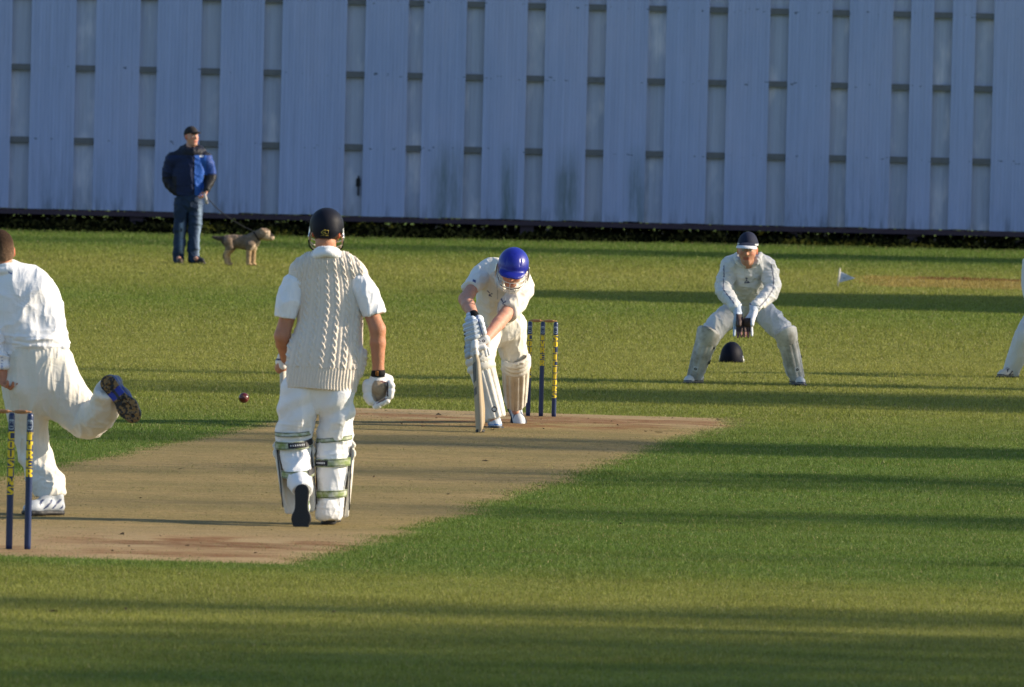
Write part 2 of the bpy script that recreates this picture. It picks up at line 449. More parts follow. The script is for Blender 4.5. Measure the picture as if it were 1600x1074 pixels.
# ---- grass blades, real ones, thinned with distance
def blades():
    rg = np.random.default_rng(11); VS = []; CS = []
    for y0, y1, dens, h, wd in ((34.5, 44, 6500, .013, .0035), (44, 52, 5000, .013, .004), (52, 66, 3000, .015, .005), (66, 84, 1700, .018, .0065), (84, 108, 900, .022, .009), (108, 142.5, 480, .027, .012)):
        n = int((y1-y0)*2*(.0587*(y0+y1)/2+2.2)*dens)
        y = rg.uniform(y0, y1, n); x = rg.uniform(-1, 1, n)*(.0587*y+2.2)
        P = np.stack([x, y, np.zeros(n)], 1)
        u, v = pitch_uv(P)
        wob = (fbm(P*arr(.7, .7, 1), 2)-.5)*.24+(fbm(P*5, 2)-.5)*.14
        e = np.minimum(np.minimum(1.50+wob-np.abs(u), v+.42+wob*.4), 20.75+wob*.3-v)
        inp_ = sstep(-.12, .22, e)
        keep = rg.random(n) > inp_*.55
        P = P[keep]; inp_ = inp_[keep]; n = len(P)
        cl = fbm(P*arr(1.6, 3.2, 1), 2)
        hh = h*(.45+.9*rg.random(n)**1.5)*(.4+1.2*cl)*(1-.35*inp_)
        th = rg.uniform(0, 2*math.pi, n); hw = wd*.5*(.6+.8*rg.random(n))
        sd = np.stack([np.cos(th), np.sin(th), 0*th], 1)*hw[:, None]
        ln = rg.normal(0, .45, (n, 2))*hh[:, None]
        tip = P+np.concatenate([ln, hh[:, None]], 1)
        P[:, 2] = .003*inp_
        big = rg.random(n) < .03; tip[big] += (tip-P)[big]*.8
        VS.append(np.stack([P-sd, P+sd, tip], 1).reshape(-1, 3))
        c = np.stack([rg.random(n), np.clip(inp_*(.45+.65*rg.random(n))+(rg.random(n) < .035), 0, 1), 0*th], 1)
        CS.append(np.repeat(c, 3, 0))
    # sparse stubble tufts standing on the worn pitch
    n = 14000; u = rg.uniform(-1.7, 1.6, n); v = rg.uniform(-.5, 21, n); Q = N0+u[:, None]*SX+v[:, None]*AX; Q[:, 2] = .002
    kp = rg.random(n) < .25+1.1*sstep(.4, .62, fbm(Q*arr(2.2, 1.1, 1), 3)); Q = Q[kp]; n = len(Q); dk_ = rg.random(n)
    for k in range(4):
        P = Q+np.stack([rg.normal(0, .005, n), rg.normal(0, .01, n), 0*Q[:, 0]], 1); th = rg.uniform(-.7, .7, n); hw = rg.uniform(.002, .0055, n)
        sd = np.stack([np.cos(th), np.sin(th), 0*th], 1)*hw[:, None]; hh = rg.uniform(.004, .011, n)
        tip = P+np.stack([rg.normal(0, .004, n), rg.normal(0, .004, n), hh], 1)
        VS.append(np.stack([P-sd, P+sd, tip], 1).reshape(-1, 3)); c = np.stack([np.where(dk_ < .5, 0, .75), np.where(dk_ < .1, .35, 1.), 0*th], 1); CS.append(np.repeat(c, 3, 0))
    V = np.concatenate(VS); C = np.concatenate(CS)
    return V, np.arange(len(V)).reshape(-1, 3), C
bv, bf, bc = blades()
tag(link_mesh('grass', bv, bf, MB_, None, False, bc), 'short mown grass covering the whole cricket field', 'grass', kind='stuff')

# a few dark clods, crumbs and pale petals lying on the turf and the pitch
def crumbs():
    rg = np.random.default_rng(3); ms = []
    for k in range(130):
        if k < 95: u, v = rg.uniform(-1.4, 1.4), rg.choice([rg.uniform(-.3, 3), rg.uniform(17, 20.5), rg.uniform(0, 20)]); p = N0+SX*u+AX*v; p[2] = .006
        else:
            y = rg.uniform(37, 90); p = arr(rg.uniform(-1, 1)*.058*y, y, .006)
        s = rg.uniform(.003, .009)
        if k % 9 == 0: s *= 1.7
        V = [p+arr(*(rg.normal(0, 1, 3)*s*arr(1.2, 1, .5)))+arr(0, 0, s*.4) for _ in range(6)]
        ms.append((V, [(0, 1, 2), (0, 2, 3), (0, 3, 1), (3, 4, 5), (1, 4, 2), (2, 5, 3)]))
    return merge(*ms)
v, f = crumbs(); tag(link_mesh('soil_crumbs', v, f, smat('soil_crumb', (.06, .04, .025), .95), None, False), 'loose crumbs of dark soil scattered on the pitch and turf', 'soil', kind='stuff')

# ---- sight screen
SDp = 143.0
def board_mat(name, base, green=1.):
    m, t, b = mat_new(name); geo = N(t, 'ShaderNodeNewGeometry'); P = geo.outputs['Position']
    sp = N(t, 'ShaderNodeSeparateXYZ'); lk(t, P, sp.inputs[0])
    st = noise(t, P, 9, 5, .7, (1.6, 1, .05)); bl = noise(t, P, .9, 4, .6, (1, 1, .5)); fi = noise(t, P, 30, 3, .6, (1, 1, .12))
    c = mixc(t, ramp(t, st, [(.3, 0), (.7, 1)]), tuple(x*.90 for x in base), tuple(min(x*1.11, 1) for x in base))
    c = mixc(t, mth(t, 'MULTIPLY', ramp(t, bl, [(.45, 0), (.75, 1)]), .3), c, (base[0]*1.5, base[1]*1.25, base[2]*1.1))
    c = mixc(t, mth(t, 'MULTIPLY', ramp(t, fi, [(.6, 0), (.8, 1)]), .25), c, tuple(x*.55 for x in base))
    # algae rising from the foot of some boards
    al = noise(t, P, .42, 2, .5, (1, 1, 0), (3.1, 0, 0)); fr = noise(t, P, 5, 5, .75, (1.4, 1, .16))
    zz = mth(t, 'MULTIPLY', mth(t, 'SUBTRACT', 1.55, sp.outputs[2]), .75, clamp=True)
    pat = None
    for cx_, wx_ in ((-1.12, .36), (-.12, .16), (.85, .24), (2.0, .2)):
        g_ = mth(t, 'SUBTRACT', 1, mth(t, 'POWER', mth(t, 'ABSOLUTE', mth(t, 'DIVIDE', mth(t, 'SUBTRACT', sp.outputs[0], cx_), wx_)), 2.), clamp=True)
        pat = g_ if pat is None else mth(t, 'MAXIMUM', pat, g_)
    g3 = mth(t, 'MULTIPLY', mth(t, 'MULTIPLY', pat, mth(t, 'MULTIPLY', mth(t, 'SUBTRACT', 1.6, sp.outputs[2]), 1.6, clamp=True)), ramp(t, fr, [(.3, .15), (.6, 1)]))
    c = mixc(t, mth(t, 'MULTIPLY', g3, .8*green), c, (.11, .16, .155))
    g1 = mth(t, 'MULTIPLY', mth(t, 'MULTIPLY', ramp(t, al, [(.47, 0), (.58, 1)]), zz), ramp(t, fr, [(.42, 0), (.62, 1)]))
    c = mixc(t, mth(t, 'MULTIPLY', g1, .35*green), c, (.055, .085, .075))
    for zr in (1.41, 2.6, 3.79):          # nail marks along the rails
        zm = mth(t, 'LESS_THAN', mth(t, 'ABSOLUTE', mth(t, 'SUBTRACT', sp.outputs[2], zr)), .035)
        nm = noise(t, P, 11, 1, .5, (1, 1, 2.2), (zr*7, 0, 0)); c = mixc(t, mth(t, 'MULTIPLY', mth(t, 'MULTIPLY', zm, ramp(t, nm, [(.66, 0), (.70, 1)])), .75), c, (.03, .045, .06))
    z2 = mth(t, 'MULTIPLY', mth(t, 'SUBTRACT', .52, sp.outputs[2]), 5., clamp=True)
    g2 = mth(t, 'MULTIPLY', z2, ramp(t, fr, [(.5, 0), (.7, 1)])); c = mixc(t, mth(t, 'MULTIPLY', g2, .45), c, (.03, .04, .025))
    if green < 1:      # sunlight leaking onto the recessed boards, painted as pale patches
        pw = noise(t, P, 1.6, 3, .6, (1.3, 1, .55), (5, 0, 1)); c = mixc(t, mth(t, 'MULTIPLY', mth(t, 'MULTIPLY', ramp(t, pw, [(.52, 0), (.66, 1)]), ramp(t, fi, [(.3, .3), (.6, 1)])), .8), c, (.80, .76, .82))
    lk(t, c, b.inputs['Base Color']); b.inputs['Roughness'].default_value = .6; b.inputs['Specular IOR Level'].default_value = .2
    return m
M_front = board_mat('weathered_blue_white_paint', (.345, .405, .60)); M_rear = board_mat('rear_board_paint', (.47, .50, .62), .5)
M_rail = smat('bare_grey_timber', (.15, .15, .155), .85, .35, 12); M_beam = smat('dark_purple_brown_beam', (.05, .032, .045), .7, .3, 5)
scr = empty('sight_screen', (0, SDp, 0), 'huge pale blue timber sight screen of vertical boards filling the background', 'sight screen')
gaps = [(20, 50), (120, 151), (220, 247), (316, 346), (414, 442), (543, 572), (639, 663), (730, 758), (825, 853), (920, 948), (1014, 1042), (1109, 1138), (1204, 1233), (1301, 1328), (1396, 1424), (1460, 1489), (1525, 1554)]
gx = [(W(a, 12, SDp)[0], W(b, 12, SDp)[0]) for a, b in gaps]
while gx[0][0] > -22: gx.insert(0, (gx[0][0]-1.03, gx[0][1]-1.03))
while gx[-1][1] < 22: gx.append((gx[-1][0]+.99, gx[-1][1]+.99))
def board(lo, hi, nv):
    # tongue-and-groove profile extruded upwards as one piece
    pr = [(lo[0], lo[1]+.004), (lo[0]+.003, lo[1])]
    for j in range(1, nv):
        xx = lo[0]+(hi[0]-lo[0])*j/nv; pr += [(xx-.005, lo[1]), (xx-.002, lo[1]+.0035), (xx+.002, lo[1]+.0035), (xx+.005, lo[1])]
    pr += [(hi[0]-.003, lo[1]), (hi[0], lo[1]+.004), (hi[0], hi[1]), (lo[0], hi[1])]
    n = len(pr); V = [arr(x, y, lo[2]) for x, y in pr]+[arr(x, y, hi[2]) for x, y in pr]
    return V, [(i, (i+1) % n, n+(i+1) % n, n+i) for i in range(n)]+[tuple(range(n))[::-1], tuple(range(n, 2*n))]
ZB, ZT = .285, 5.4; rg = np.random.default_rng(8)
for (a, b), (c, d) in zip(gx[:-1], gx[1:]):
    x0, x1 = b, c; nb = max(1, round((x1-x0)/.36)); wb = (x1-x0)/nb; ms = []
    for i in range(nb):
        y0 = SDp+rg.uniform(-.0015, .0015); tl = rg.uniform(-.004, .004)
        lo = arr(x0+i*wb, y0-.018, ZB+rg.uniform(-.012, .01)); hi = arr(x0+(i+1)*wb-.0003, y0, ZT)
        v, f = board(lo, hi, 6); part('front_board', v, f, M_front, scr, False)
for a, b in gx:
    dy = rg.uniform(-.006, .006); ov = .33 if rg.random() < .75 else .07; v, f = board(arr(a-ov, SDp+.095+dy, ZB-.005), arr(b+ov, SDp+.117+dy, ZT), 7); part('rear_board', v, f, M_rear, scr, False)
for z in (1.41, 2.6, 3.79, 4.95):
    v, f = merge(boxm((gx[0][0], SDp+.003, z-.048), (gx[-1][1], SDp+.062, z+.048))); part('rail', v, f, M_rail, scr, False)
v, f = merge(boxm((gx[0][0], SDp-.045, ZB-.095), (gx[-1][1], SDp+.2, ZB-.022))); part('base_beam', v, f, M_beam, scr, False)
for x in (-6.2, -3.3, .2, 4.6, 6.55, 9.2, -9.5, 12, -12.5):
    v, f = merge(boxm((x-.11, SDp+.02, 0), (x+.11, SDp+.18, ZB-.1))); part('post', v, f, M_beam, scr, False)
v, f = merge(boxm((W(560, 285, SDp)[0]-.04, SDp+.07, W(560, 285, SDp)[2]-.07), (W(560, 285, SDp)[0]+.03, SDp+.13, W(560, 285, SDp)[2]+.06)), boxm((W(560, 285, SDp)[0]-.015, SDp+.05, .62), (W(560, 285, SDp)[0]+.01, SDp+.12, .94)))
part('latch', v, f, smat('rusty_latch', (.02, .018, .02), .6), scr, False)

# undergrowth beneath the screen
shade_outline = [(-22, 136.2), (-4, 137.2), (3, 139.4), (22, 142), (22, 152), (-22, 152)]
tag(link_mesh('shade_strip', [(x, y, .006) for x, y in shade_outline], [tuple(range(6))], smat('painted_ground_shade', (.005, .005, .004), .95, .3, 4, spec=.02), None, False), kind='structure')  # near-black ground strip: shade at the screen's foot put into the colour
def undergrowth():
    rg = np.random.default_rng(21); n = 66000
    x = rg.uniform(-16, 16, n); fr = np.interp(x, [-15, -4, 3, 15], [137.2, 138.2, 140.3, 142.3])
    y = np.where(rg.random(n) < .6, SDp+rg.uniform(.45, 1.5, n), fr+rg.random(n)*(146-fr))
    top = .03+.16*fbm(np.stack([x*1.3, y*.5, 0*x], 1), 3)*np.clip((y-fr)/1.5, .1, 1)
    top = np.where(y > SDp+.4, .75, top)
    z = rg.random(n)*top*1.15
    s = rg.uniform(.03, .075, n); V = []
    P = np.stack([x, y, z], 1); a = rg.normal(size=(n, 3)); a /= np.linalg.norm(a, axis=1)[:, None]; b = np.cross(a, rg.normal(size=(n, 3))); b /= np.linalg.norm(b, axis=1)[:, None]
    V = np.stack([P-a*s[:, None], P-b*s[:, None]*.5, P+a*s[:, None], P+b*s[:, None]*.5], 1).reshape(-1, 3)
    V[:, 2] = np.maximum(V[:, 2], .002)
    c = np.where((fbm(P*arr(.8, .3, 2), 3) > np.interp(P[:, 0], [-9, -4, -1, 12], [.75, .66, .58, .60]))[:, None], [.028, .032, .006], [.004, .006, .002])*rg.uniform(.5, 1.3, n)[:, None]  # paler leaves are sunlit bits, painted into the leaf colour
    return V, np.arange(4*n).reshape(-1, 4), np.repeat(c, 4, 0)
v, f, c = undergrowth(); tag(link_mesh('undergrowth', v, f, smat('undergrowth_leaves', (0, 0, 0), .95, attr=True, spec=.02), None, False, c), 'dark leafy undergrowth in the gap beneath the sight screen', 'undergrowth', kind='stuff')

# ---- trees beyond the right edge of the frame whose shade streaks the field
M_bark = smat('grey_brown_bark', (.10, .08, .06), .9, .3, 8, .01, 30); M_leaf = smat('spring_leaves', (0, 0, 0), .55, attr=True)
def tree(x, y, h, rx, ry, zc, rz, nleaf, seed, label, fill=.35):
    rg = np.random.default_rng(seed); t = empty('tree', (x, y, 0), label, 'tree', 'trees along the right side of the field')
    ms = [tube([arr(x, y, 0), arr(x+.1, y, h*.3), arr(x-.1, y+.1, h*.6), arr(x, y, h*.92)], [.05*h**.8*.5, .035*h**.8*.5, .03*h**.6*.5, .02], 9)]
    tips = []
    for k in range(26):
        z0 = h*(.2+.65*rg.random()); th = rg.uniform(0, 2*math.pi); ct = arr(x, y, zc)
        e = ct+arr(math.cos(th)*rx, math.sin(th)*ry, rg.uniform(-.8, .9)*rz)*rg.uniform(.5, .95)
        s = arr(x, y, min(z0, e[2])); md = (s+e)/2+arr(0, 0, -.3)+rg.normal(0, .15, 3)
        ms.append(tube([s, md, e], [.07, .045, .015], 5)); tips += [md, e, (md+e)/2]
        for _ in range(3):
            e2 = e+rg.normal(0, 1, 3)*arr(rx, ry, rz)*.22; ms.append(tube([(md+e)/2, e2], [.02, .006], 4)); tips.append(e2)
    v, f = merge(*ms); part('trunk', v, f, M_bark, t, True)
    tips = np.array(tips); c = tips[rg.integers(0, len(tips), nleaf)]
    P = c+rg.normal(0, 1, (nleaf, 3))*arr(.16*rx+.12, .13*ry+.1, .14*rz+.1)
    u_ = rg.normal(size=(nleaf, 3)); u_ /= np.linalg.norm(u_, axis=1)[:, None]; u_ *= rg.random(nleaf)[:, None]**.38
    P = np.where((rg.random(nleaf) < fill)[:, None], arr(x, y, zc)+u_*arr(rx, ry, rz), P)
    q = (P-arr(x, y, zc))/arr(rx, ry, rz); l = np.linalg.norm(q, axis=1); P = P[l < 1.12]; n = len(P)
    s = rg.uniform(.09, .2, n); a = rg.normal(size=(n, 3)); a /= np.linalg.norm(a, axis=1)[:, None]; b = np.cross(a, rg.normal(size=(n, 3))); b /= np.linalg.norm(b, axis=1)[:, None]
    V = np.stack([P-a*s[:, None], P-b*s[:, None]*.55, P+a*s[:, None], P+b*s[:, None]*.55], 1).reshape(-1, 3)
    col = np.repeat(arr(.05, .09, .02)*rg.uniform(.5, 1.5, n)[:, None], 4, 0)
    part('crown', V, np.arange(4*n).reshape(-1, 4), M_leaf, t, False, col)
TX = 36.; TY = TX*math.tan(SUN_AZ); TZ = math.tan(SUN_EL)/math.cos(SUN_AZ)   # light over field point (X, D) passes (TX, D+(TX-X)*tan az) at (TX-X)*TZ
def shade(D, halfw, x_tip, nleaf, seed, label, low=2.5, dx=0., fill=.3):
    """tree whose crown shades the field at distance D for X greater than x_tip"""
    X = TX+dx; top = (X-x_tip)*TZ; rz = (top-low)/2
    tree(X, D+(X-2)*math.tan(SUN_AZ), top*.97, 2.2, halfw, low+rz, rz, nleaf, seed, label, fill)
shade(37.0, 3.0, -10, 13000, 1, 'broad tree nearest the camera beyond the right edge')
shade(40.8, .8, -12, 1700, 2, 'slender tree beside the broad nearest one, beyond the right edge', dx=5)
shade(45.9, .6, 0, 2600, 3, 'narrow tree level with the near wicket, beyond the right edge')
shade(50.3, 1.0, -4, 2000, 4, 'loose tree level with the walking batsman, beyond the right edge', dx=4)
shade(55.2, 1.4, -6, 3600, 5, 'loose tree level with the middle of the pitch, beyond the right edge')
shade(60.0, 1.2, -8, 3400, 6, 'fuller tree short of the far wicket, beyond the right edge', dx=3)
shade(70.0, 1.9, -9, 7500, 7, 'tree just behind the far wicket, beyond the right edge')
shade(73.5, .4, -9, 1700, 8, 'thin tree level with the wicketkeeper, beyond the right edge', dx=5)
shade(103.6, 5.6, -.8, 60000, 9, 'dense round tree level with the empty outfield, beyond the right edge', low=.6, fill=1.)
shade(131, 2.8, -12, 9000, 10, 'wide tree near the sight screen, beyond the right edge')
# ================================================================== PEOPLE: shared pieces
M_skin = smat('skin', (0, 0, 0), .55, .1, 30, .0015, 120, attr=True, spec=.3, sss=.25)
M_white = smat('white_cotton', (.76, .76, .77), .85, .05, 8, .0006, 260, sheen=.15, crease=.0022)
M_cream = smat('cream_flannel', (.68, .645, .57), .85, .07, 7, .0006, 240, sheen=.15, crease=.0022)
M_knit = smat('cream_wool_knit', (.70, .62, .53), .95, .08, 60, .0012, 300, sheen=.3)
M_grey = smat('grubby_white_cotton', (.55, .55, .55), .85, .08, 6, .0006, 240, sheen=.1, crease=.0022)
M_attr = smat('printed_cloth', (0, 0, 0), .8, .07, 8, .0006, 260, attr=True, sheen=.1, crease=.0022)
M_pad = smat('pad_leather', (.70, .675, .61), .6, .1, 10, .002, 60, c2=(.55, .50, .42), cs=5)
M_padg = smat('used_pad_leather', (.54, .53, .51), .65, .12, 9, .002, 60, c2=(.26, .25, .22), cs=5)
M_glv = smat('glove_padding', (0, 0, 0), .65, .1, 14, .002, 90, attr=True)
M_sole = smat('black_rubber_sole', (.012, .012, .013), .55, .3, 30, .002, 150)
M_shoe = smat('shoe_leather', (0, 0, 0), .5, .1, 20, .001, 90, attr=True)
M_hair = smat('short_hair', (0, 0, 0), .85, .3, 90, .004, 350, attr=True, spec=.04)
M_black = smat('black_elastic', (.010, .010, .011), .7, spec=.1)
M_metal = smat('silver_fitting', (.6, .6, .6), .28, .1, 20, metal=.9)
M_wire = smat('pale_grille_wire', (.66, .62, .54), .35, .1, 20, metal=.4)

class Fig:
    def __init__(s, D, root_px, name, label, cat, group=None):
        s.k = 1.; s.D = D; r = G(*root_px); s.s = FPX/D
        s.root = empty(name, r, label, cat, group); s.root_v = r
    def w(s, x, y, dy=0.): return W(x, y, s.D+dy) if dy == 0 else s._w(x, y, dy)
    def _w(s, x, y, dy):
        p = W(x, y, s.D); q = W(x, y, s.D+dy); return q
    def n(s, *a):
        """nodes (px, py, depth offset, radius in px) -> chain nodes"""
        return [(s.w(x, y, dy), s.k*r/s.s) for x, y, dy, r in a]

def headframe(fwd, up):
    f = nrm(fwd); u = nrm(np.asarray(up)-f*(f@np.asarray(up))); r = np.cross(f, u); return np.stack([r, f, u])
class Head:
    def __init__(s, c, fwd, up, k=1.): s.c = np.asarray(c); s.R = headframe(fwd, up); s.k = k
    def p(s, x, y, z): return s.c+s.k*(arr(x, y, z)@s.R)
    def loc(s, P): return ((P-s.c)@s.R.T)/s.k
    def field(s, f, mouth=0.):
        k = s.k; g = f.sub()
        g.ell(s.p(0, -.012, .03), arr(.076, .096, .092)*k, s.R, .02)
        g.ell(s.p(0, .03, -.035), arr(.060, .062, .084)*k, s.R, .035)
        g.seg(s.p(-.014, .066, -.098), s.p(.014, .066, -.098), .019*k, .019*k, k=.03)
        for sx in (-1, 1):
            g.seg(s.p(.034*sx, .062, -.018), s.p(.045*sx, .035, -.03), .018*k, .02*k, k=.025)
            g.seg(s.p(.008*sx, .088, .03), s.p(.045*sx, .07, .032), .008*k, .008*k, k=.012)
            g.dig(s.p(.031*sx, .101, .008), s.p(.034*sx, .1, .008), .013*k, .013*k, k=.012)
            g.ell(s.p(.031*sx, .078, .008), arr(.013, .012, .012)*k, s.R, .002)
            g.ell(s.p(.077*sx, -.008, -.008), arr(.011, .02, .033)*k, s.R, .006)
            g.dig(s.p(.089*sx, -.004, -.004), s.p(.089*sx, -.006, -.012), .009*k, .009*k, k=.004)
        g.seg(s.p(0, .088, .016), s.p(0, .108, -.022), .007*k, .0125*k, k=.01)
        for sx in (-1, 1): g.seg(s.p(.009*sx, .099, -.025), s.p(.012*sx, .095, -.026), .008*k, .006*k, k=.006)
        g.seg(s.p(-.02, .086, -.052), s.p(.02, .086, -.052), .007*k, .007*k, k=.006)
        g.seg(s.p(-.017, .086, -.066-mouth), s.p(.017, .086, -.066-mouth), .008*k, .008*k, k=.006)
        g.dig(s.p(-.016, .1, -.059-mouth/2), s.p(.016, .1, -.059-mouth/2), .004*k+mouth*.4, .004*k+mouth*.4, k=.004)
        f.uni(g, .02)
    def color(s, P, c, base, stub=None):
        L = s.loc(P)
        a = np.abs(L[:, 0])
        eye = ((a-.031)**2+(L[:, 2]-.008)**2 < .0098**2) & (L[:, 1] > .06)
        iris = ((a-.031)**2+(L[:, 2]-.008)**2 < .0052**2) & (L[:, 1] > .06)
        brow = (np.abs(L[:, 2]-.031-.1*(a-.03)) < .0045) & (a > .012) & (a < .052) & (L[:, 1] > .055)
        lip = (np.abs(L[:, 2]+.059) < .013) & (a < .024) & (L[:, 1] > .07)
        ear = (a > .074) & (np.abs(L[:, 2]+.008) < .04) & (np.abs(L[:, 1]+.008) < .035)
        c[lip] = np.asarray(base)*[.85, .5, .5]; c[ear] = np.asarray(base)*[1.1, .6, .5]
        cheek = np.exp(-(((a-.045)**2+(L[:, 2]+.02)**2)/.02**2))*(L[:, 1] > 0)
        c *= 1-cheek[:, None]*np.array([0, .22, .2])
        c[eye] = (.5, .48, .45); c[iris] = (.03, .025, .02); c[brow] = (.07, .045, .03)

def hand(f, w, d, n, tside, curl=(.25, .45, .3), th=1., spread=.08, thumb=.5, k=.005):
    """palm, four separate fingers of their own length with two bends each, and a thumb from the side of the palm"""
    d = nrm(d); n = nrm(np.asarray(n)-d*(d@np.asarray(n))); t = np.cross(d, n)*tside
    g = f.sub(); R = .0092*th
    g.seg(w, w+d*.03, .027*th, .024*th, .75, .01, n); 
    for i in range(4):
        o = .030-.0195*i; L = (.092, .096, .091, .082)[i]
        g.seg(w+d*.02+t*o*.55, w+d*L+t*o, .0135*th, .0108*th, k=.012)
    for i in range(4):
        o = .030-.0195*i; L = (.092, .096, .091, .082)[i]; p = w+d*L+t*o; a = 0.
        for j in range(3):
            a += curl[j]*(1+.08*i); dr = math.cos(a)*d+math.sin(a)*n+t*spread*(1.5-i)*.5
            q = p+nrm(dr)*((.044, .026, .022)[j]*(.95, 1.05, 1., .8)[i])
            g.seg(p, q, R*(1-.07*j), R*(.93-.07*j), k=k*.4); p = q
    b = w+d*.022+t*.026+n*.004; d1 = nrm(d*.65+t*.62+n*(.25+thumb*.5)); m = b+d1*.046; d2 = nrm(d*.9+t*(.35-thumb*.6)+n*(.3+thumb*.6))
    g.seg(b, m, .0145*th, .0112*th, k=.012); g.seg(m, m+d2*.03, .0108*th, .0092*th, k=.002)
    f.uni(g, .008)

SKIN = (.50, .265, .165)
def body(fig, J, head, res=.008, skin=SKIN, mouth=0., hands=(), hair_under=None, arm_r=(.046, .040, .028), extra=None, name='body'):
    """one continuous surface: head, neck, trunk, arms, hands and legs"""
    def fn(f):
        f.chain([(J['pel'], .075), ((J['pel']+J['che'])/2, .08), (J['che'], .10)], .7, k=.03)
        f.chain([(J['che'], .09), (J['nb'], .06)], k=.03)
        f.chain([(J['nb'], .062), (head.p(0, -.03, -.07), .056)], k=.02)
        for a in 'AB':
            f.seg(J['che'], J['sh'+a], .06, .042, k=.03)
            mid = (J['el'+a]+J['wr'+a])/2
            f.seg(J['sh'+a], J['el'+a], arm_r[0]*.92, arm_r[1]*.98, k=.02)
            fm = J['el'+a]*.68+J['wr'+a]*.32
            f.seg(J['el'+a], fm, arm_r[1]*.98, arm_r[1], k=.02); f.seg(fm, J['wr'+a], arm_r[1], arm_r[2], k=.012)
            f.seg(J['pel'], J['hi'+a], .058, .055, k=.02)
            f.seg(J['hi'+a], J['kn'+a], .06, .045, k=.03); f.seg(J['kn'+a], J['an'+a], .045, .034, k=.02)
            f.seg(J['an'+a], J['an'+a]+nrm(J['toe'+a]-J['an'+a])*.09, .036, .028, k=.02)
        for h in hands: hand(f, **h)
        head.field(f, mouth)
        if extra: extra(f)
    def col(P, n):
        c = np.tile(np.array(skin, float), (len(P), 1)); c *= (1+.18*(fbm(P*40, 2)-.5))[:, None]
        L = head.loc(P); far = (L**2).sum(1) > .2**2
        nck = far*0.
        cc = c.copy(); head.color(P, cc, skin); c[~far] = cc[~far]
        c[far] *= np.array([1.0, .97, .95])
        return np.clip(c, 0, 1)
    return make(name, fn, M_skin, fig.root, res, None, col)

def helmet(fig, head, colr, name_mat, res=.006, peak=True, grille=True, grow=1., side=True, logo=None, tiltcut=0., vents=True, gk=1.):
    k = grow; m = smat(name_mat, colr, .38 if sum(colr) > .2 else .55, .06, 12, .0006, 60, spec=.5 if sum(colr) > .2 else .12)
    def fn(f):
        g = f.sub(); g.ell(head.p(0, -.008, .042), arr(.102, .124, .104)*k, head.R, 0)
        # lower rim: lower at the back and over the ears, open above the eyes
        g.cut(head.p(0, .05, .028), head.p(0, .2, -1.1)-head.p(0, 0, 0), .004) if False else None
        g.cut(head.p(0, 0, -.012), -(head.R[2])+head.R[1]*.16, .006)
        f.uni(g, 0)
        h = f.sub(); h.ell(head.p(0, -.078, .0), arr(.074, .046, .058)*k, head.R, .01); h.cut(head.p(0, 0, -.05), -head.R[2], .004); f.uni(h, .02)
        if peak:
            pk = f.sub(); pk.ell(head.p(0, .098, .028), arr(.088, .078, .030)*k, head.R, 0)
            lo = f.sub(); lo.ell(head.p(0, .100, .010), arr(.098, .092, .032)*k, head.R, 0); pk.minus(lo, .003); f.uni(pk, .012)
        i = f.sub(); i.ell(head.p(0, .0, .02), arr(.084, .103, .10), head.R, 0); i.cut(head.p(0, 0, .03), head.R[2]); f.minus(i)
        for sx in (-1, 1):
            if vents:
                for yy, zz in ((.055, .120), (.082, .098)):
                    f.dig(head.p(.05*sx, yy, zz+.004), head.p(.054*sx, yy+.018, zz-.012), .005, .004, k=.002)
        if vents: f.dig(head.p(-.0, .035, .148), head.p(.014, .03, .147), .004, .004, k=.002)
    hm = make('helmet', fn, m, fig.root, res)
    ORG[hm.name] = fig.root_v
    if grille:
        def arc(z, y0, w, yb, zb, r=.0036, n=13):
            pts = []
            for i in range(n):
                a = math.pi*(i/(n-1)); pts.append(head.p(-math.cos(a)*w, yb+(y0-yb)*math.sin(a)**.8, zb+(z-zb)*math.sin(a)))
            return tube(pts, r, 6)
        ms = [arc(-.004, .175*gk, .100, .02, -.002), arc(-.042, .180*gk, .103, .015, -.028), arc(-.078, .165*gk, .100, .01, -.052), arc(-.110, .140*gk, .090, .01, -.075)]
        for x in (-.045, 0, .045):
            ms.append(tube([head.p(x, .172*gk-abs(x)*.25, -.003), head.p(x, .18*gk-abs(x)*.25, -.04), head.p(x*.95, .165*gk-abs(x)*.25, -.08), head.p(x*.8, .14*gk-abs(x)*.2, -.112)], .0024, 6))
        v, f = merge(*ms); part('grille', v, f, M_wire, hm, True)
    if side:
        for sx in (-1, 1):
            def fs(f, sx=sx):
                f.seg(head.p(.104*sx*k, .0, .03), head.p(.107*sx*k, .012, -.025), .009, .014, .6, .003, head.R[0])
                f.seg(head.p(.107*sx*k, .012, -.025), head.p(.106*sx*k, .02, -.06), .014, .008, .6, .003, head.R[0])
                f.seg(head.p(.106*sx*k, .005, -.01), head.p(.109*sx*k, -.012, -.03), .008, .010, .7, .002, head.R[0])
            p = make('side_plate', fs, M_metal, hm, .004)
            v, f = tube([head.p(.104*sx, .005, -.05), head.p(.100*sx, .01, -.085), head.p(.06*sx, .04, -.125), head.p(0, .06, -.13)], [.0045, .004, .0035, .0035], 6)
            part('chin_strap', v, f, M_black, hm)
    return hm

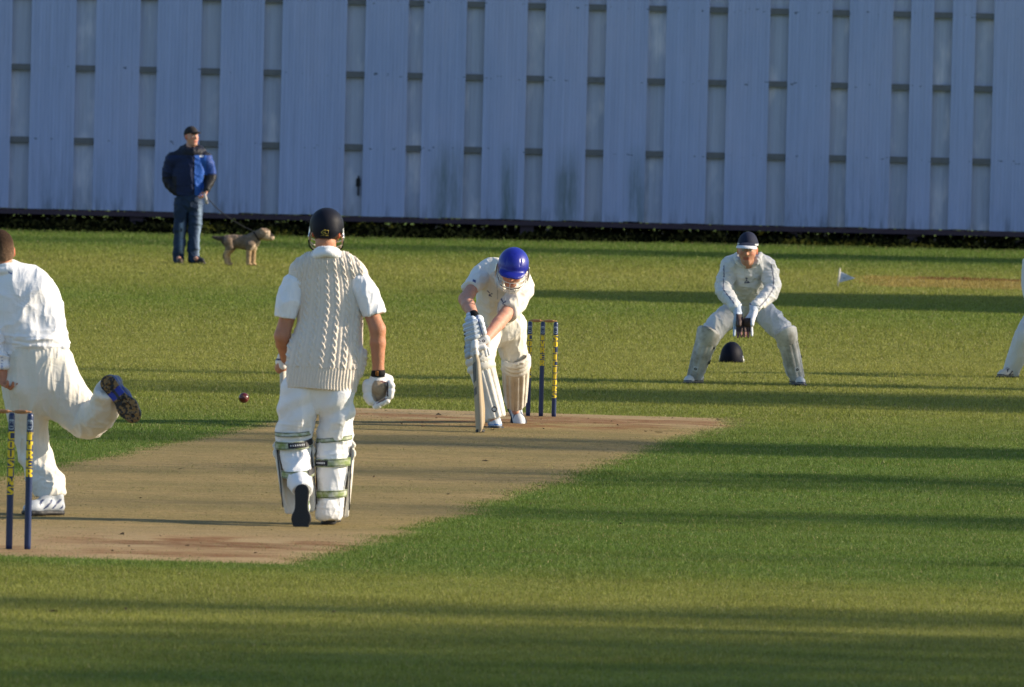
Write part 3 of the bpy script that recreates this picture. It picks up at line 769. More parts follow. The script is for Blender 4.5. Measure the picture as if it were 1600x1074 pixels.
def shoe(fig, heel, toe, up=(0, 0, 1), c=(.62, .62, .62), accent=(.03, .06, .25), L=.29, sole_col=None, res=.006, toe_c=None, spikes=0, tongue=True):
    heel = np.asarray(heel, float); d = nrm(np.asarray(toe)-heel); u = nrm(np.asarray(up)-d*(d@np.asarray(up))); s = np.cross(d, u)
    k = L/.29
    def p(a, b, h): return heel+k*(d*a+s*b+u*h)
    def fn(f):
        g = f.sub(); r = k
        g.seg(p(.038, 0, .05), p(.045, 0, .105), .036*r, .037*r, k=.01); g.seg(p(.038, 0, .04), p(.13, 0, .055), .036*r, .040*r, k=.02)
        g.seg(p(.13, 0, .055), p(.215, 0, .035), .041*r, .040*r, k=.02); g.seg(p(.215, .0, .034), p(.25, .0, .028), .040*r, .033*r, k=.02)
        if tongue: g.seg(p(.075, 0, .105), p(.16, 0, .078), .022*r, .018*r, k=.015)
        g.cut(p(0, 0, .018), -u, .004)
        f.uni(g, 0)
        for i in range(4): f.seg(p(.10+.022*i, -.024, .1-.007*i), p(.105+.022*i, .024, .1-.007*i), .0042, .0042, k=.002)
    def col(P, n):
        q = (P-heel)/k; a = q@d; b = q@s; h = q@u
        C = np.tile(np.array(c, float), (len(P), 1))
        st = (np.abs((a*1.0+h*1.2) % .06-.03) < .0095) & (a > .03) & (a < .2) & (h > .02) & (h < .085) & (np.abs(b) > .02)
        C[st] = accent
        C[(a > .24) & (h < .036)] = toe_c if toe_c is not None else accent; C[(h < .034) & (h > .024)] = toe_c if toe_c is not None else accent
        C[(h < .028)] = np.array(c)*.8
        C[(h > .118) & (a < .09)] = np.array(accent)*.6
        C[(a > .09) & (a < .19) & (np.abs(b) < .026) & (h > .07)] *= .75
        return C
    sh = make('shoe', fn, M_shoe, fig.root, res, None, col)
    ORG[sh.name] = fig.root_v
    def fs(f):
        g = f.sub()
        for a0, b0, a1, b1 in ((.042, .044, .13, .037), (.13, .037, .20, .057), (.20, .057, .24, .047)):
            g.seg(p(a0, 0, .01), p(a1, 0, .01), b0*k, b1*k, k=.01)
        g.cut(p(0, 0, .021), u, .003); g.cut(p(0, 0, -.001), -u, .003)
        f.uni(g, 0)
        if spikes:
            rg = np.random.default_rng(spikes)
            for _ in range(60):
                a = rg.uniform(.01, .27); w = .04 if a > .15 else .028
                if .085 < a < .14: continue
                b = rg.uniform(-w, w); f.seg(p(a, b, .0), p(a+rg.uniform(-.004, .004), b, -.008), .0075*rg.uniform(.7, 1.2), .004, k=.004)
    def cs(P, n):
        q = (P-heel)/k; a = q@d; b = q@s; h = q@u
        C = np.tile(np.array(sole_col if sole_col else (.02, .02, .022), float), (len(P), 1))
        if spikes:
            nz = fbm((P-heel)*90, 2); mud = (nz > .5) & ((a < .085) | (a > .13))
            C[mud] = (.20, .125, .05); C[(a > .085) & (a < .13) & (np.abs(b) > .008)] = (.02, .04, .30); C[(a > .085) & (a < .13) & (np.abs(b) < .008)] = (.03, .035, .05)
            C[(h > .008)] = (.05, .05, .06)
        else:
            tr = (np.sin(a*330)*np.sin(b*330) > .35) & (h < .003); C[tr] *= 1.9
        return C
    part_s = make('sole', fs, M_shoe, sh, res*.75, None, cs)
    return sh

def strap_band(c, ax, fr, r_w, r_d, a0, a1, h, th, tilt=0., n=26, sag=0.):
    """band round a leg: centre c, leg axis ax, front fr; angles from the front"""
    ax = nrm(ax); fr = nrm(fr-ax*(fr@ax)); sd = np.cross(ax, fr); V = []; F = []
    for i in range(n+1):
        a = a0+(a1-a0)*i/n; rr = 1.
        o = sd*math.sin(a)*r_w+fr*math.cos(a)*r_d; e = nrm(sd*math.sin(a)/r_w+fr*math.cos(a)/r_d)
        z = tilt*math.sin(a)*r_w+sag*(1-math.cos(a-math.pi))
        for q, s in ((0, -h), (th, -h*.93), (th, h*.93), (0, h)): V.append(c+o+e*q+ax*(z+s))
    for i in range(n):
        for j in range(4): F.append((i*4+j, i*4+(j+1) % 4, (i+1)*4+(j+1) % 4, (i+1)*4+j))
    F.append((0, 1, 2, 3)); F.append((n*4+3, n*4+2, n*4+1, n*4))
    return V, F

def pad(fig, an, kn, fr, mat, res=.006, rw=.066, Ls=None, top=.27, phi=1.75, ribs=6, knee_rolls=True, lean=0., name='leg_guard', smooth_kn=False, bulk=1.):
    """cricket leg guard: fluted shin shell, horizontal knee rolls and a rounded top flap"""
    an = np.asarray(an, float); kn = np.asarray(kn, float); L = np.linalg.norm(kn-an); ax = (kn-an)/L
    fr = nrm(fr-ax*(fr@ax)); sd = np.cross(ax, fr)
    def fn(f):
        T = L+top; R = .17
        lo = np.minimum(an, an+ax*T)-R; hi = np.maximum(an, an+ax*T)+R; f.box(lo, hi)
        if f.P is None: return
        q = f.P-an.astype('f4'); t = q@ax; x = q@sd; y = q@fr
        y = y-lean*np.maximum(t-L, 0)
        ph = np.arctan2(x, y); r = np.sqrt(x*x+y*y)
        Ri = np.interp(t, [-.04, .0, L*.45, L*.85, L, L+.15, T], [rw*.92, rw*.86, rw*1.02, rw*1.12, rw*1.12, rw*1.12, rw*1.04])*(1+.08*bulk*0)
        flute = np.abs(np.sin(ph*ribs))**.55
        th = .012+.012*flute
        if smooth_kn: th = th*.9
        kz = (t > L-.05) & (t < L+.115)
        if knee_rolls:
            rl = np.abs(np.sin(math.pi*np.clip((t-L+.05)/.165, 0, 1)*3))**.5
            th = np.where(kz, .016+.017*rl, th)
        elif smooth_kn:
            th = np.where((t > L-.06), .022+.012*np.sin(math.pi*np.clip((t-L+.06)/.24, 0, 1)), th)
        pm = np.interp(t, [-.04, .05, L*.5, L-.05, L, L+.12, T], [1.15, 1.45, phi, phi, phi*1.0, phi*.86, phi*.6])
        d = np.maximum(r-(Ri+th*bulk), Ri-r)
        d = np.maximum(d, (np.abs(ph)-pm)*np.maximum(r, .03)*.8)
        tt = T-.035*(x/.08)**2; bt = -.045+.03*np.clip(y/.08, 0, 1)+.02*np.abs(x)/.06
        d = np.maximum(d, np.maximum(t-tt, bt-t)*.9)
        f.F = smin(f.F, d.astype('f4')*.8, 0)
    o = make(name, fn, mat, fig.root, res); ORG[o.name] = fig.root_v
    return o, dict(an=an, ax=ax, fr=fr, sd=sd, L=L)

def bat(top, axis, nface, label, cat='cricket bat', L=.85, stick=True):
    """top of handle, direction down the bat, direction the flat face looks"""
    a = nrm(axis); n = nrm(np.asarray(nface)-a*(a@np.asarray(nface))); s = np.cross(a, n)
    r = empty('cricket_bat', top, label, cat); ORG[r.name] = np.asarray(top, float)
    hl = .275*L/.85; bl = L-hl
    wood = smat('willow_wood', (.32, .265, .18), .55, .14, 4, .0006, 40, c2=(.36, .26, .15), cs=3)
    V = []; F = []; prof = [(0, .018, .018, .03), (.03, .035, .022, .04), (.07, .051, .026, .046), (.2, .054, .028, .052), (.4, .054, .032, .062), (.5, .054, .03, .056), (bl-.03, .053, .026, .036), (bl-.008, .048, .02, .026), (bl, .038, .012, .016)]
    for t, w_, e, sp in prof:
        c = top+a*(hl+t)
        for x, y in ((-w_*.9, .001), (-w_*.4, .003), (0, .0036), (w_*.4, .003), (w_*.9, .001), (w_, -.006), (w_, -e*.8), (w_*.88, -e), (w_*.45, -e-(sp-e)*.35), (0, -sp), (-w_*.45, -e-(sp-e)*.35), (-w_*.88, -e), (-w_, -e*.8), (-w_, -.006)):
            V.append(c+s*x+n*(y+.013))
    m = 14
    for i in range(len(prof)-1):
        for j in range(m): F.append((i*m+j, i*m+(j+1) % m, (i+1)*m+(j+1) % m, (i+1)*m+j))
    F.append(tuple(range(m))); F.append(tuple((len(prof)-1)*m+j for j in range(m))[::-1])
    b = part('blade', V, F, wood, r, True); ORG[b.name] = np.asarray(top, float)
    v, f = tube([top+a*x for x in np.linspace(0, hl+.02, 24)], [.0175+(.0012 if i % 2 else 0) for i in range(24)], 12)
    part('grip', v, f, smat('bat_grip', (.5, .48, .43), .8, .2, 40), r)
    if stick:
        def st(z0, z1, w0, m_, nm='sticker', off=.0045):
            c0 = top+a*(hl+z0)+n*(.013+off); c1 = top+a*(hl+z1)+n*(.013+off)
            V = [c0-s*w0, c0+s*w0, c1+s*w0, c1-s*w0]; V += [v-n*.002 for v in V]
            part(nm, V, [(0, 1, 2, 3), (7, 6, 5, 4), (0, 4, 5, 1), (1, 5, 6, 2), (2, 6, 7, 3), (3, 7, 4, 0)], m_, b, False)
        st(.06, .2, .036, smat('dark_bat_label', (.03, .03, .045), .5)); st(.245, .30, .03, smat('dark_bat_label', (.03, .03, .045), .5))
        v = top+a*(hl+bl-.022); 
        part('toe_guard', *tube([v+a*.0+n*-.004, v+a*.024+n*-.004], [.034, .028], 14), smat('dark_toe_guard', (.02, .018, .016), .6), b)
    return r
# ================================================================== WICKETS, BALL, FLAG
FONT = {'C': ["01111", "11000", "11000", "11000", "11000", "11000", "01111"], 'O': ["01110", "11011", "11011", "11011", "11011", "11011", "01110"],
 'U': ["11011", "11011", "11011", "11011", "11011", "11011", "01110"], 'S': ["01111", "11000", "11100", "01110", "00111", "00011", "11110"],
 'I': ["01110", "01110", "01110", "01110", "01110", "01110", "01110"], 'N': ["11001", "11101", "11101", "11111", "10111", "10111", "10011"],
 'T': ["11111", "11111", "01110", "01110", "01110", "01110", "01110"], 'Y': ["11011", "11011", "11011", "01110", "01110", "01110", "01110"],
 'R': ["11110", "11011", "11011", "11110", "11110", "11011", "11011"], 'E': ["11111", "11000", "11000", "11110", "11000", "11000", "11111"],
 'L': ["11000", "11000", "11000", "11000", "11000", "11000", "11111"]}
M_navy = smat('navy_stump_paint', (.007, .022, .085), .35, .12, 9, spec=.5)
M_yel = smat('yellow_lettering', (.72, .52, .02), .5, .08, 9)
M_emb = smat('pale_grey_emblem', (.30, .36, .42), .5, .1, 9)
M_bail = smat('turned_ash_wood', (.42, .2, .08), .45, .15, 30)
def cyl_patch(base, z0, z1, a0, a1, r, n=3):
    """curved patch on an upright stump; angles in units of its half width as seen from the front (-Y)"""
    V = []
    for i in range(n+1):
        a = a0+(a1-a0)*i/n
        for z in (z0, z1): V.append(base+arr(math.sin(a)*r, -math.cos(a)*r, z))
    return V, [(2*i, 2*i+2, 2*i+3, 2*i+1) for i in range(n)]
def stump(base, word, label, group, fat=.22):
    r = .0175; t = empty('stump', base, label, 'stump', group); base = np.array(base, float); ORG[t.name] = base
    prof = [(0, r*.9), (.03, r), (.66, r), (.695, r*.97), (.705, r*.85), (.7115, r*.6), (.7105, r*.35), (.706, .002)]
    v, f = tube([base+arr(0, 0, z) for z, _ in prof], [q for _, q in prof], 24); part('shaft', v, f, M_navy, t)
    ms = []; z = .615; ch = .0475; aw = 1.22
    for c in word:
        rows = FONT[c]
        for i, row in enumerate(rows):
            zz1 = z-ch*.86*i/7; zz0 = z-ch*.86*(i+1)/7-.0003; j = 0
            while j < 5:
                if row[j] == '1':
                    e = j
                    while e < 5 and row[e] == '1': e += 1
                    ms.append(cyl_patch(base, zz0, zz1, -aw+2*aw*max(j-fat, 0)/5, -aw+2*aw*min(e+fat, 5)/5, r+.0006, 4)); j = e
                else: j += 1
        z -= ch
    v, f = merge(*ms); part('lettering', v, f, M_yel, t, False)
    ms = []; zc = .652          # rounded shield outline with two dots and a bar
    for i in range(24):
        a = 2*math.pi*i/24; b = 2*math.pi*(i+1)/24; f_ = lambda q, s: (s*.95*np.sign(math.cos(q))*abs(math.cos(q))**.55, zc+s*.027*np.sign(math.sin(q))*abs(math.sin(q))**.6)
        q = [f_(a, 1.), f_(b, 1.), f_(b, .80), f_(a, .80)]
        ms.append(([base+arr(math.sin(x)*(r+.0007), -math.cos(x)*(r+.0007), z_) for x, z_ in q], [(0, 1, 2, 3)]))
    for x in (-.35, .25): ms.append(cyl_patch(base, zc+.006, zc+.013, x, x+.18, r+.0007, 1))
    ms.append(cyl_patch(base, zc-.012, zc-.007, -.4, .45, r+.0007, 3)); ms.append(cyl_patch(base, zc+.016, zc+.02, -.5, .5, r+.0007, 3))
    v, f = merge(*ms); part('emblem', v, f, M_emb, t, False)
    return t
def bail(a, b, label, group):
    d = nrm(b-a); L = np.linalg.norm(b-a)
    prof = [(-.012, .004), (.004, .0045), (.012, .006), (.017, .0105), (.022, .0075), (.027, .0115), (.034, .0095)]
    n = 7; x0, x1 = .036, L-.030
    for i in range(n*2+1): prof.append((x0+(x1-x0)*i/(2*n), .0088 if i % 2 else .0112))
    prof += [(L-.024, .0075), (L-.018, .011), (L-.013, .0065), (L-.004, .0045), (L+.010, .004)]
    v, f = tube([a+d*x for x, _ in prof], [r for _, r in prof], 12)
    o = link_mesh('bail', v, f, M_bail, None, True, origin=a); return tag(o, label, 'bail', group)
def wicket(mid_px, words, where, labels, grp):
    m = G(*mid_px); st = []
    m[2] = 0
    for i, wd in enumerate(words):
        b = m+SX*(i-1)*.097; st.append(b); stump(b, wd, labels[i], grp, .0 if where == 'near' else .18)
    return st
# near wicket (its left stump stands just outside the frame)
nw = wicket((14, 860), ['SOLICITORS', 'COUSINS', 'TYRER'], 'near', ['navy SOLICITORS stump of the near wicket, left of the COUSINS stump',
   'navy stump with yellow COUSINS lettering at the near wicket, lower left corner', 'navy stump with yellow TYRER lettering at the near wicket, lower left'], 'stumps of the near wicket')
fw = wicket((845, 652), ['COUSINS', 'TYRER', 'SOLICITORS'], 'far', ['navy stump lettered COUSINS right behind the pad of the batsman in the blue helmet',
   'middle navy stump lettered TYRER at the far wicket', 'navy stump lettered SOLICITORS, rightmost of the far wicket'], 'stumps of the far wicket')
Zb = arr(0, 0, .718)
bail(nw[0]+Zb+SX*.004, nw[1]+Zb-SX*.004, 'turned brown bail left of the COUSINS stump, near wicket', 'bails on the near wicket')
bail(nw[1]+Zb+SX*.004, nw[2]+Zb-SX*.004, 'turned brown bail between the COUSINS and TYRER stumps of the near wicket', 'bails on the near wicket')
bail(fw[0]+Zb+SX*.004, fw[1]+Zb-SX*.004, 'small brown bail at the left of the far wicket', 'bails on the far wicket')
bail(fw[1]+Zb+SX*.004, fw[2]+Zb-SX*.004, 'small brown bail at the right of the far wicket', 'bails on the far wicket')

# ball in flight
bc_ = W(381, 622, 61.4); m_ball, t, b = mat_new('polished_red_leather'); b.inputs['Base Color'].default_value = (.085, .008, .010, 1); b.inputs['Roughness'].default_value = .28
V = []; F = []; nu_, nv_ = 32, 20
for j in range(nv_+1):
    for i in range(nu_):
        th = math.pi*j/nv_; ph = 2*math.pi*i/nu_; d = arr(math.sin(th)*math.cos(ph), math.sin(th)*math.sin(ph), math.cos(th)); V.append(bc_+d*.0362)
for j in range(nv_):
    for i in range(nu_): F.append((j*nu_+i, (j+1)*nu_+i, (j+1)*nu_+(i+1) % nu_, j*nu_+(i+1) % nu_))
bo = empty('cricket_ball', bc_, 'dark red cricket ball in mid air left of the walking batsman', 'ball'); ORG[bo.name] = bc_
part('leather', V, F, m_ball, bo)
sm = nrm(arr(.5, .3, .8)); e1 = nrm(np.cross(sm, arr(1, 0, 0))); e2 = np.cross(sm, e1); ms = []
for o in (-.003, .003):
    ms.append(tube([bc_+sm*o+(e1*math.cos(a)+e2*math.sin(a))*.0362 for a in np.linspace(0, 2*math.pi, 40)], .0009, 5, False))
v, f = merge(*ms); part('seam', v, f, smat('pale_stitching', (.35, .2, .15), .8), bo)

# boundary flag
fb = G(1309, 448); D = fb[1]; fo = empty('boundary_flag', fb, 'small white triangular flag on a short pole behind the wicketkeeper, right', 'flag'); ORG[fo.name] = fb
tp = W(1312.5, 420.5, D)
v, f = tube([fb, (fb+tp)/2, tp], [.012, .0115, .010], 10); v2, f2 = tube([tp, tp+arr(0, 0, .012)], [.013, .006], 10); v, f = merge((v, f), (v2, f2)); part('pole', v, f, smat('cream_pole', (.6, .54, .45), .6), fo)
a, b, c = W(1312, 424, D), W(1310, 442, D), W(1336, 435, D); n = 14; V = []; F = []
for i in range(n+1):
    s = i/n
    for j in range(n+1):
        q = j/n; p = (a*(1-q)+b*q)*(1-s)+c*s; p = p+arr(0, .012*math.sin(s*5)*s+.004*math.sin(q*4+s*9), 0); V.append(p)
m = len(V); V += [p+arr(0, .0025, 0) for p in V]
for i in range(n):
    for j in range(n): q = (i*(n+1)+j, i*(n+1)+j+1, (i+1)*(n+1)+j+1, (i+1)*(n+1)+j); F.append(q); F.append(tuple(x+m for x in q)[::-1])
rim = [i*(n+1) for i in range(n+1)]; rim2 = [i*(n+1)+n for i in range(n+1)]
for L in (rim, rim2):
    for i in range(n): F.append((L[i], L[i+1], L[i+1]+m, L[i]+m))
def fcol(P):
    x, y = PXY(P.astype('f4')); C = np.tile([.40, .45, .56], (len(P), 1)); C[(np.abs(x-1319) < 2.2) & (np.abs(y-435.) < 1.)] = (.16, .19, .3); return C
Vn = np.array(V); part('pennant', Vn, F, smat('thin_white_cloth', (.5, .5, .5), .8, attr=True), fo, True, fcol(Vn))

# helmet left on the grass behind the keeper
hb = G(1143, 567); hD = hb[1]; hf = empty('cricket_helmet', hb, 'dark navy helmet resting on the grass behind the wicketkeeper', 'helmet'); ORG[hf.name] = hb
class _F: pass
hh = _F(); hh.root = hf; hh.root_v = hb
hd = Head(hb+arr(0, 0, .050), (.25, 1, 0), (0, 0, 1))
def gh(f):
    f.ell(hb+arr(0, 0, .052), arr(.103, .125, .140), hd.R, 0)
    pk = f.sub(); pk.ell(hd.p(0, .10, .0), arr(.09, .08, .03), hd.R, 0); f.uni(pk, .015)
    for sx in (-1, 1): f.seg(hd.p(.086*sx, -.02, -.03), hd.p(.090*sx, .03, -.03), .022, .022, k=.02)
    i = f.sub(); i.ell(hb+arr(0, 0, .04), arr(.085, .105, .12), hd.R, 0); f.minus(i)
    f.cut(hb+arr(0, 0, .004), (0, 0, -1), .003)
hm = make('shell', gh, smat('navy_helmet_shell', (.004, .005, .012), .6, .1, 12, .0006, 60, spec=.12), hf, .006); ORG[hm.name] = hb
for sx in (-1, 1):
    def fs(f, sx=sx):
        f.seg(hd.p(.106*sx, -.01, .01), hd.p(.110*sx, .0, -.035), .008, .013, .6, .003, hd.R[0]); f.seg(hd.p(.110*sx, .0, -.03), hd.p(.112*sx, .02, -.045), .010, .006, .6, .003, hd.R[0])
    make('side_plate', fs, M_metal, hm, .004)
ms = [tube([hd.p(-math.cos(math.pi*i/12)*.108, .02+.15*math.sin(math.pi*i/12)**.8, z) for i in range(13)], .003, 6) for z in (-.02, -.044)]
v, f = merge(*ms); part('grille', v, f, M_wire, hm)
# ================================================================== NON-STRIKER (walking away, centre)
def wrinkle(amp, sc, S_=(1, 1, 1), seed=0.):
    def d(P):
        Q = (P+seed)*np.array(S_)*sc
        warp = np.stack([fbm(Q*.5+3, 2), fbm(Q*.5+9, 2), fbm(Q*.5+5, 2)], 1)*1.8
        r1 = (1-np.abs(2*vnoise(Q+warp)-1))**3.; r2 = (1-np.abs(2*vnoise(Q[:, [1, 2, 0]]*1.9+warp*1.7+7)-1))**2.5
        r3 = (1-np.abs(2*vnoise(Q[:, [2, 0, 1]]*4.1+warp*2.5+3)-1))**2.
        return amp*(r1*.85+r2*.5+r3*.2-.34)
    return d
def zpx(fig, P): return PXY(P.astype('f4'))

def nonstriker():
    fg = Fig(48.3, (500, 821), 'person', 'batsman seen from behind in cream cable knit sleeveless sweater and dark helmet', 'person'); w = fg.w; s = fg.s
    hd = Head(w(510, 363, .10), (.05, 1, -.12), (.02, 0, 1), .93)
    J = dict(pel=w(497, 612, .0), che=w(512, 460, .08), nb=w(510, 402, .08), shA=w(467, 432, .08), shB=w(558, 432, .08), elA=w(441, 525, .02), elB=w(590, 515, -.03), wrA=w(447, 560, .2), wrB=w(591, 580, -.02),
             hiA=w(468, 622, .0), hiB=w(526, 622, .02), knA=w(461, 700, .03), knB=w(522, 702, .06), anA=w(472, 770, -.22), anB=w(514, 800, .0), toeA=w(470, 815, -.15), toeB=w(520, 812, .2))
    body(fg, J, hd, .007, skin=(.44, .20, .115), arm_r=(.050, .043, .031), extra=lambda f: (f.seg(w(447, 560, .2), w(439, 575, .24), .03, .035), f.seg(w(591, 580, -.02), w(590, 606, -.02), .028, .03)))
    # hair under the helmet
    def hair(f): 
        g = f.sub(); g.ell(hd.p(0, -.02, .01), arr(.078, .088, .09)*.93, hd.R, 0); g.cut(hd.p(0, .02, 0), hd.R[1]); g.cut(hd.p(0, 0, -.078), -hd.R[2]); f.uni(g, 0)
    make('hair', hair, M_hair, fg.root, .006, None, lambda P, n: np.tile([.06, .035, .02], (len(P), 1)))
    hm = helmet(fg, hd, (.010, .011, .018), 'black_helmet_cloth', grow=.93*1.0, vents=False)
    # emblem and small lettering on the back of the helmet
    bc = hd.p(0, -.1315*.93, -.004); yl = smat('gold_print', (.42, .33, .05), .5); ms = []
    def stroke(pts, r=.0013):
        P3 = []
        for x, z in pts:
            P3.append(hd.p(x, -.1245-.0045*0-.0+.0, z)); 
        return P3
    def proj(x, z):
        y = -.1265+1.4*(x*x)+.7*(z+.0)**2*1.0; return hd.p(x, y-.004, z)
    for pts in ([(-.022, -.016), (-.006, -.002), (.004, .0)], [(-.022, -.016), (-.012, -.026), (-.002, -.028), (.004, -.02), (.0, -.012), (.006, -.002), (.022, -.002), (.022, -.024), (.008, -.024), (.003, -.018)], [(-.01, -.012), (-.006, -.019), (-.001, -.02)], [(-.024, -.034), (.024, -.033)]):
        ms.append(tube([proj(x, z) for x, z in pts], .0016 if pts[0][1] > -.03 else .0009, 5))
    v, f = merge(*ms); part('emblem', v, f, yl, hm)

    # ---- shirt (collar and sleeves)
    def sleeve(f, nodes, cp, cn, q=.95):
        g = f.sub(); g.chain(fg.n(*nodes), q); g.cut(cp, cn, .003); f.uni(g, .025)
    def shirt(f):
        f.chain(fg.n((510, 440, .08, 34), (512, 500, .06, 34), (500, 560, 0, 36)), .62, k=.03)
        f.chain(fg.n((500, 418, .09, 20), (470, 430, .08, 13)), .8, k=.03); f.chain(fg.n((520, 418, .09, 20), (553, 432, .08, 13)), .8, k=.03)
        sleeve(f, [(470, 432, .08, 15.5), (458, 450, .06, 19), (450, 475, .03, 18.5), (444.5, 505, .02, 15.5)], w(445, 497, .02), w(443.5, 510, 0)-w(447, 490, 0))
        sleeve(f, [(556, 433, .08, 15.5), (567, 452, .05, 19), (577, 472, .02, 18.5), (590, 503, -.01, 16.5)], w(587, 491, -.01), w(591, 502, 0)-w(583, 474, 0))
        # collar
        g = f.sub(); g.chain(fg.n((488, 401, .04, 3), (495, 392, .01, 3), (510, 389, -.01, 3), (525, 392, .01, 3), (533, 402, .04, 3)), 1, k=.006)
        g.chain(fg.n((484, 405, .05, 4), (496, 398, .0, 4.5), (510, 395, -.02, 4.5), (524, 398, .0, 4.5), (538, 405, .05, 4)), 1, k=.006); f.uni(g, .008)
    wr = wrinkle(.010, 9, (1.3, 1, .7))
    def sd(P, n): return wr(P)
    make('shirt', shirt, M_white, fg.root, .0065, sd)
    # ---- cable knit sweater
    def sweater(f):
        f.chain(fg.n((511, 452, .09, 53), (515, 480, .07, 51), (515, 512, .05, 51), (510, 545, .03, 56), (502, 575, .01, 61), (496, 604, 0, 60), (494, 640, 0, 58)), .60, k=.04)
        f.chain(fg.n((498, 412, .07, 24), (480, 420, .08, 22), (466, 431, .08, 18.5), (462, 452, .07, 15)), .9, k=.03); f.chain(fg.n((521, 412, .07, 24), (540, 419, .08, 22), (558, 432, .08, 18.5), (564, 454, .06, 14)), .9, k=.03)
        f.seg(w(562, 556, .0), w(560, 580, .0), 11/s, 8/s, k=.03)
        f.cut(w(497, 610, 0), (-.05, -.08, -1), .004)
        f.cut(w(452, 440, 0), (-1, 0, .0), .01); f.cut(w(574, 430, 0), (1, 0, .02), .01)
        f.dig(w(510, 392, .1), w(510, 370, .1), 27/s, 30/s, k=.006)
        # armholes bite in
        f.dig(w(438, 470, .03), w(444, 505, .02), 15/s, 13/s, k=.01)
        f.dig(w(593, 465, .02), w(586, 505, .0), 15/s, 12/s, k=.01)
    px0 = 511.
    def knit(P, n):
        x, y = PXY(P.astype('f4')); 
        u = (x-np.interp(y, [400, 480, 600], [510, 512, 497]))/np.interp(y, [395, 440, 480, 520, 560, 612], [.62, .86, .95, .97, 1.05, 1.08])
        back = sstep(.25, -.3, n[:, 1])
        d = .0034*np.abs(np.sin(u*.40))**.45                       # fine vertical purl lines
        per = 17.; k = np.round(u/per); lu = u-k*per              # cable columns every 17 px
        band = np.abs(lu) < 5.2
        ph = (y+k*5)/22.*2*math.pi
        c1 = np.exp(-((lu-2.5*np.sin(ph/1.))/1.5)**2); c2 = np.exp(-((lu+2.5*np.sin(ph/1.))/1.5)**2)
        tw = np.maximum(c1*(1+.35*np.cos(ph)), c2*(1-.35*np.cos(ph)))
        d = np.where(band, .0085*tw-.0005, d); d -= .0040*np.exp(-((np.abs(lu)-5.6)/.55)**2)
        rib = y > 575+.05*(x-497)
        d = np.where(rib, .0028*np.sin(u*2*math.pi/4.4), d)
        arm = (x < np.interp(y, [415, 470, 500], [459, 469, 470])) & (y < 505) | (x > np.interp(y, [415, 470, 500], [568, 561, 561])) & (y < 505)
        d = np.where(arm, .0016*np.sin(y*2*math.pi/3.6), d)
        return d*back+.010*(fbm(P*4.5, 2)-.5)+wrinkle(.006, 4, (1, 1, .6))(P)
    make('sweater', sweater, M_knit, fg.root, .0042, knit)
    # ---- trousers
    def trous(f):
        f.chain(fg.n((496, 585, .0, 46), (495, 598, .0, 46)), .5, k=.03)
        g = f.sub(); g.chain(fg.n((467, 610, .0, 29), (462, 650, .01, 28), (459, 685, .03, 26), (461, 715, -.01, 22), (466, 742, -.1, 18.5), (472, 762, -.2, 17.5)), 1., k=.03); g.cut(w(472, 765, -.23), w(474, 790, -.3)-w(462, 710, 0), .004); f.uni(g, .008)
        g = f.sub(); g.chain(fg.n((526, 610, .0, 28), (526, 650, .03, 26.5), (522, 690, .06, 23.5), (519.5, 730, .04, 21.5), (517, 770, .02, 18.5), (513, 800, .0, 19)), 1., k=.03); g.cut(w(513, 811, 0), (0, 0, -1), .004); f.uni(g, .02)
    wa = wrinkle(.017, 7, (1, 1, .4)); wb = wrinkle(.011, 10, (.5, 1, 1.6), 4.)
    def td(P, n):
        x, y = PXY(P.astype('f4')); a = sstep(600, 640, y); b = np.exp(-((y-690)/30)**2)+np.exp(-((y-785)/28)**2)*.8
        diag = np.sin((x*.6+y*1.0)*.16+4*fbm(P*5, 2))
        return wa(P)*a*.9+wb(P)*b+.009*diag*np.exp(-((y-645)/30)**2)
    make('trousers', trous, M_white, fg.root, .0055, td)
    # ---- leg guards seen from behind, with straps
    gr = smat('green_camo_strap', (.20, .26, .08), .7, .1, 8, .001, 60, c2=(.50, .52, .44), cs=16); dk = smat('black_strap_label', (.012, .012, .018), .6); mar = smat('maroon_piping', (.12, .02, .02), .6)
    wl = smat('white_label_print', (.5, .52, .55), .7)
    for (an, kn, fr, st) in ((w(469, 797, -.07), w(459, 700, .02), arr(-.10, 1, .15), ((703, 459.5, .0), (686, 459, .01), (748, 466, -.1))), (w(520, 805, .03), w(523, 702, .06), arr(.12, 1, .0), ((725, 520, .04), (689, 522.5, .06), (774, 517, .02)))):
        p, inf = pad(fg, an, kn, fr, M_pad, .006, rw=.077, top=.10, phi=1.72, ribs=6)
        L = inf['L']
        for i, (yy, xx, dd) in enumerate(st):
            c = w(xx, yy, dd); wd = (.023, .0135, .021)[i]; ww = (.100-.012*(i == 2)) if xx < 500 else (.099-.009*(i == 2)); tl = (.02 if xx < 500 else -.05) if i != 1 else (.05 if xx < 500 else -.12)
            v, f = strap_band(c, inf['ax'], fr, ww, ww*.98, math.pi-1.45, math.pi+1.45, wd, .003, tl, sag=.035 if xx < 500 else .012)
            sb = part('strap', v, f, gr, p, False)
            for sgn in (-1, 1):
                v, f = strap_band(c+inf['ax']*sgn*wd*.72, inf['ax'], fr, ww+.001, ww*.98+.001, math.pi-1.45, math.pi+1.45, .0016, .003, tl, sag=.035 if xx < 500 else .012); part('strap_edge', v, f, dk, p, False)
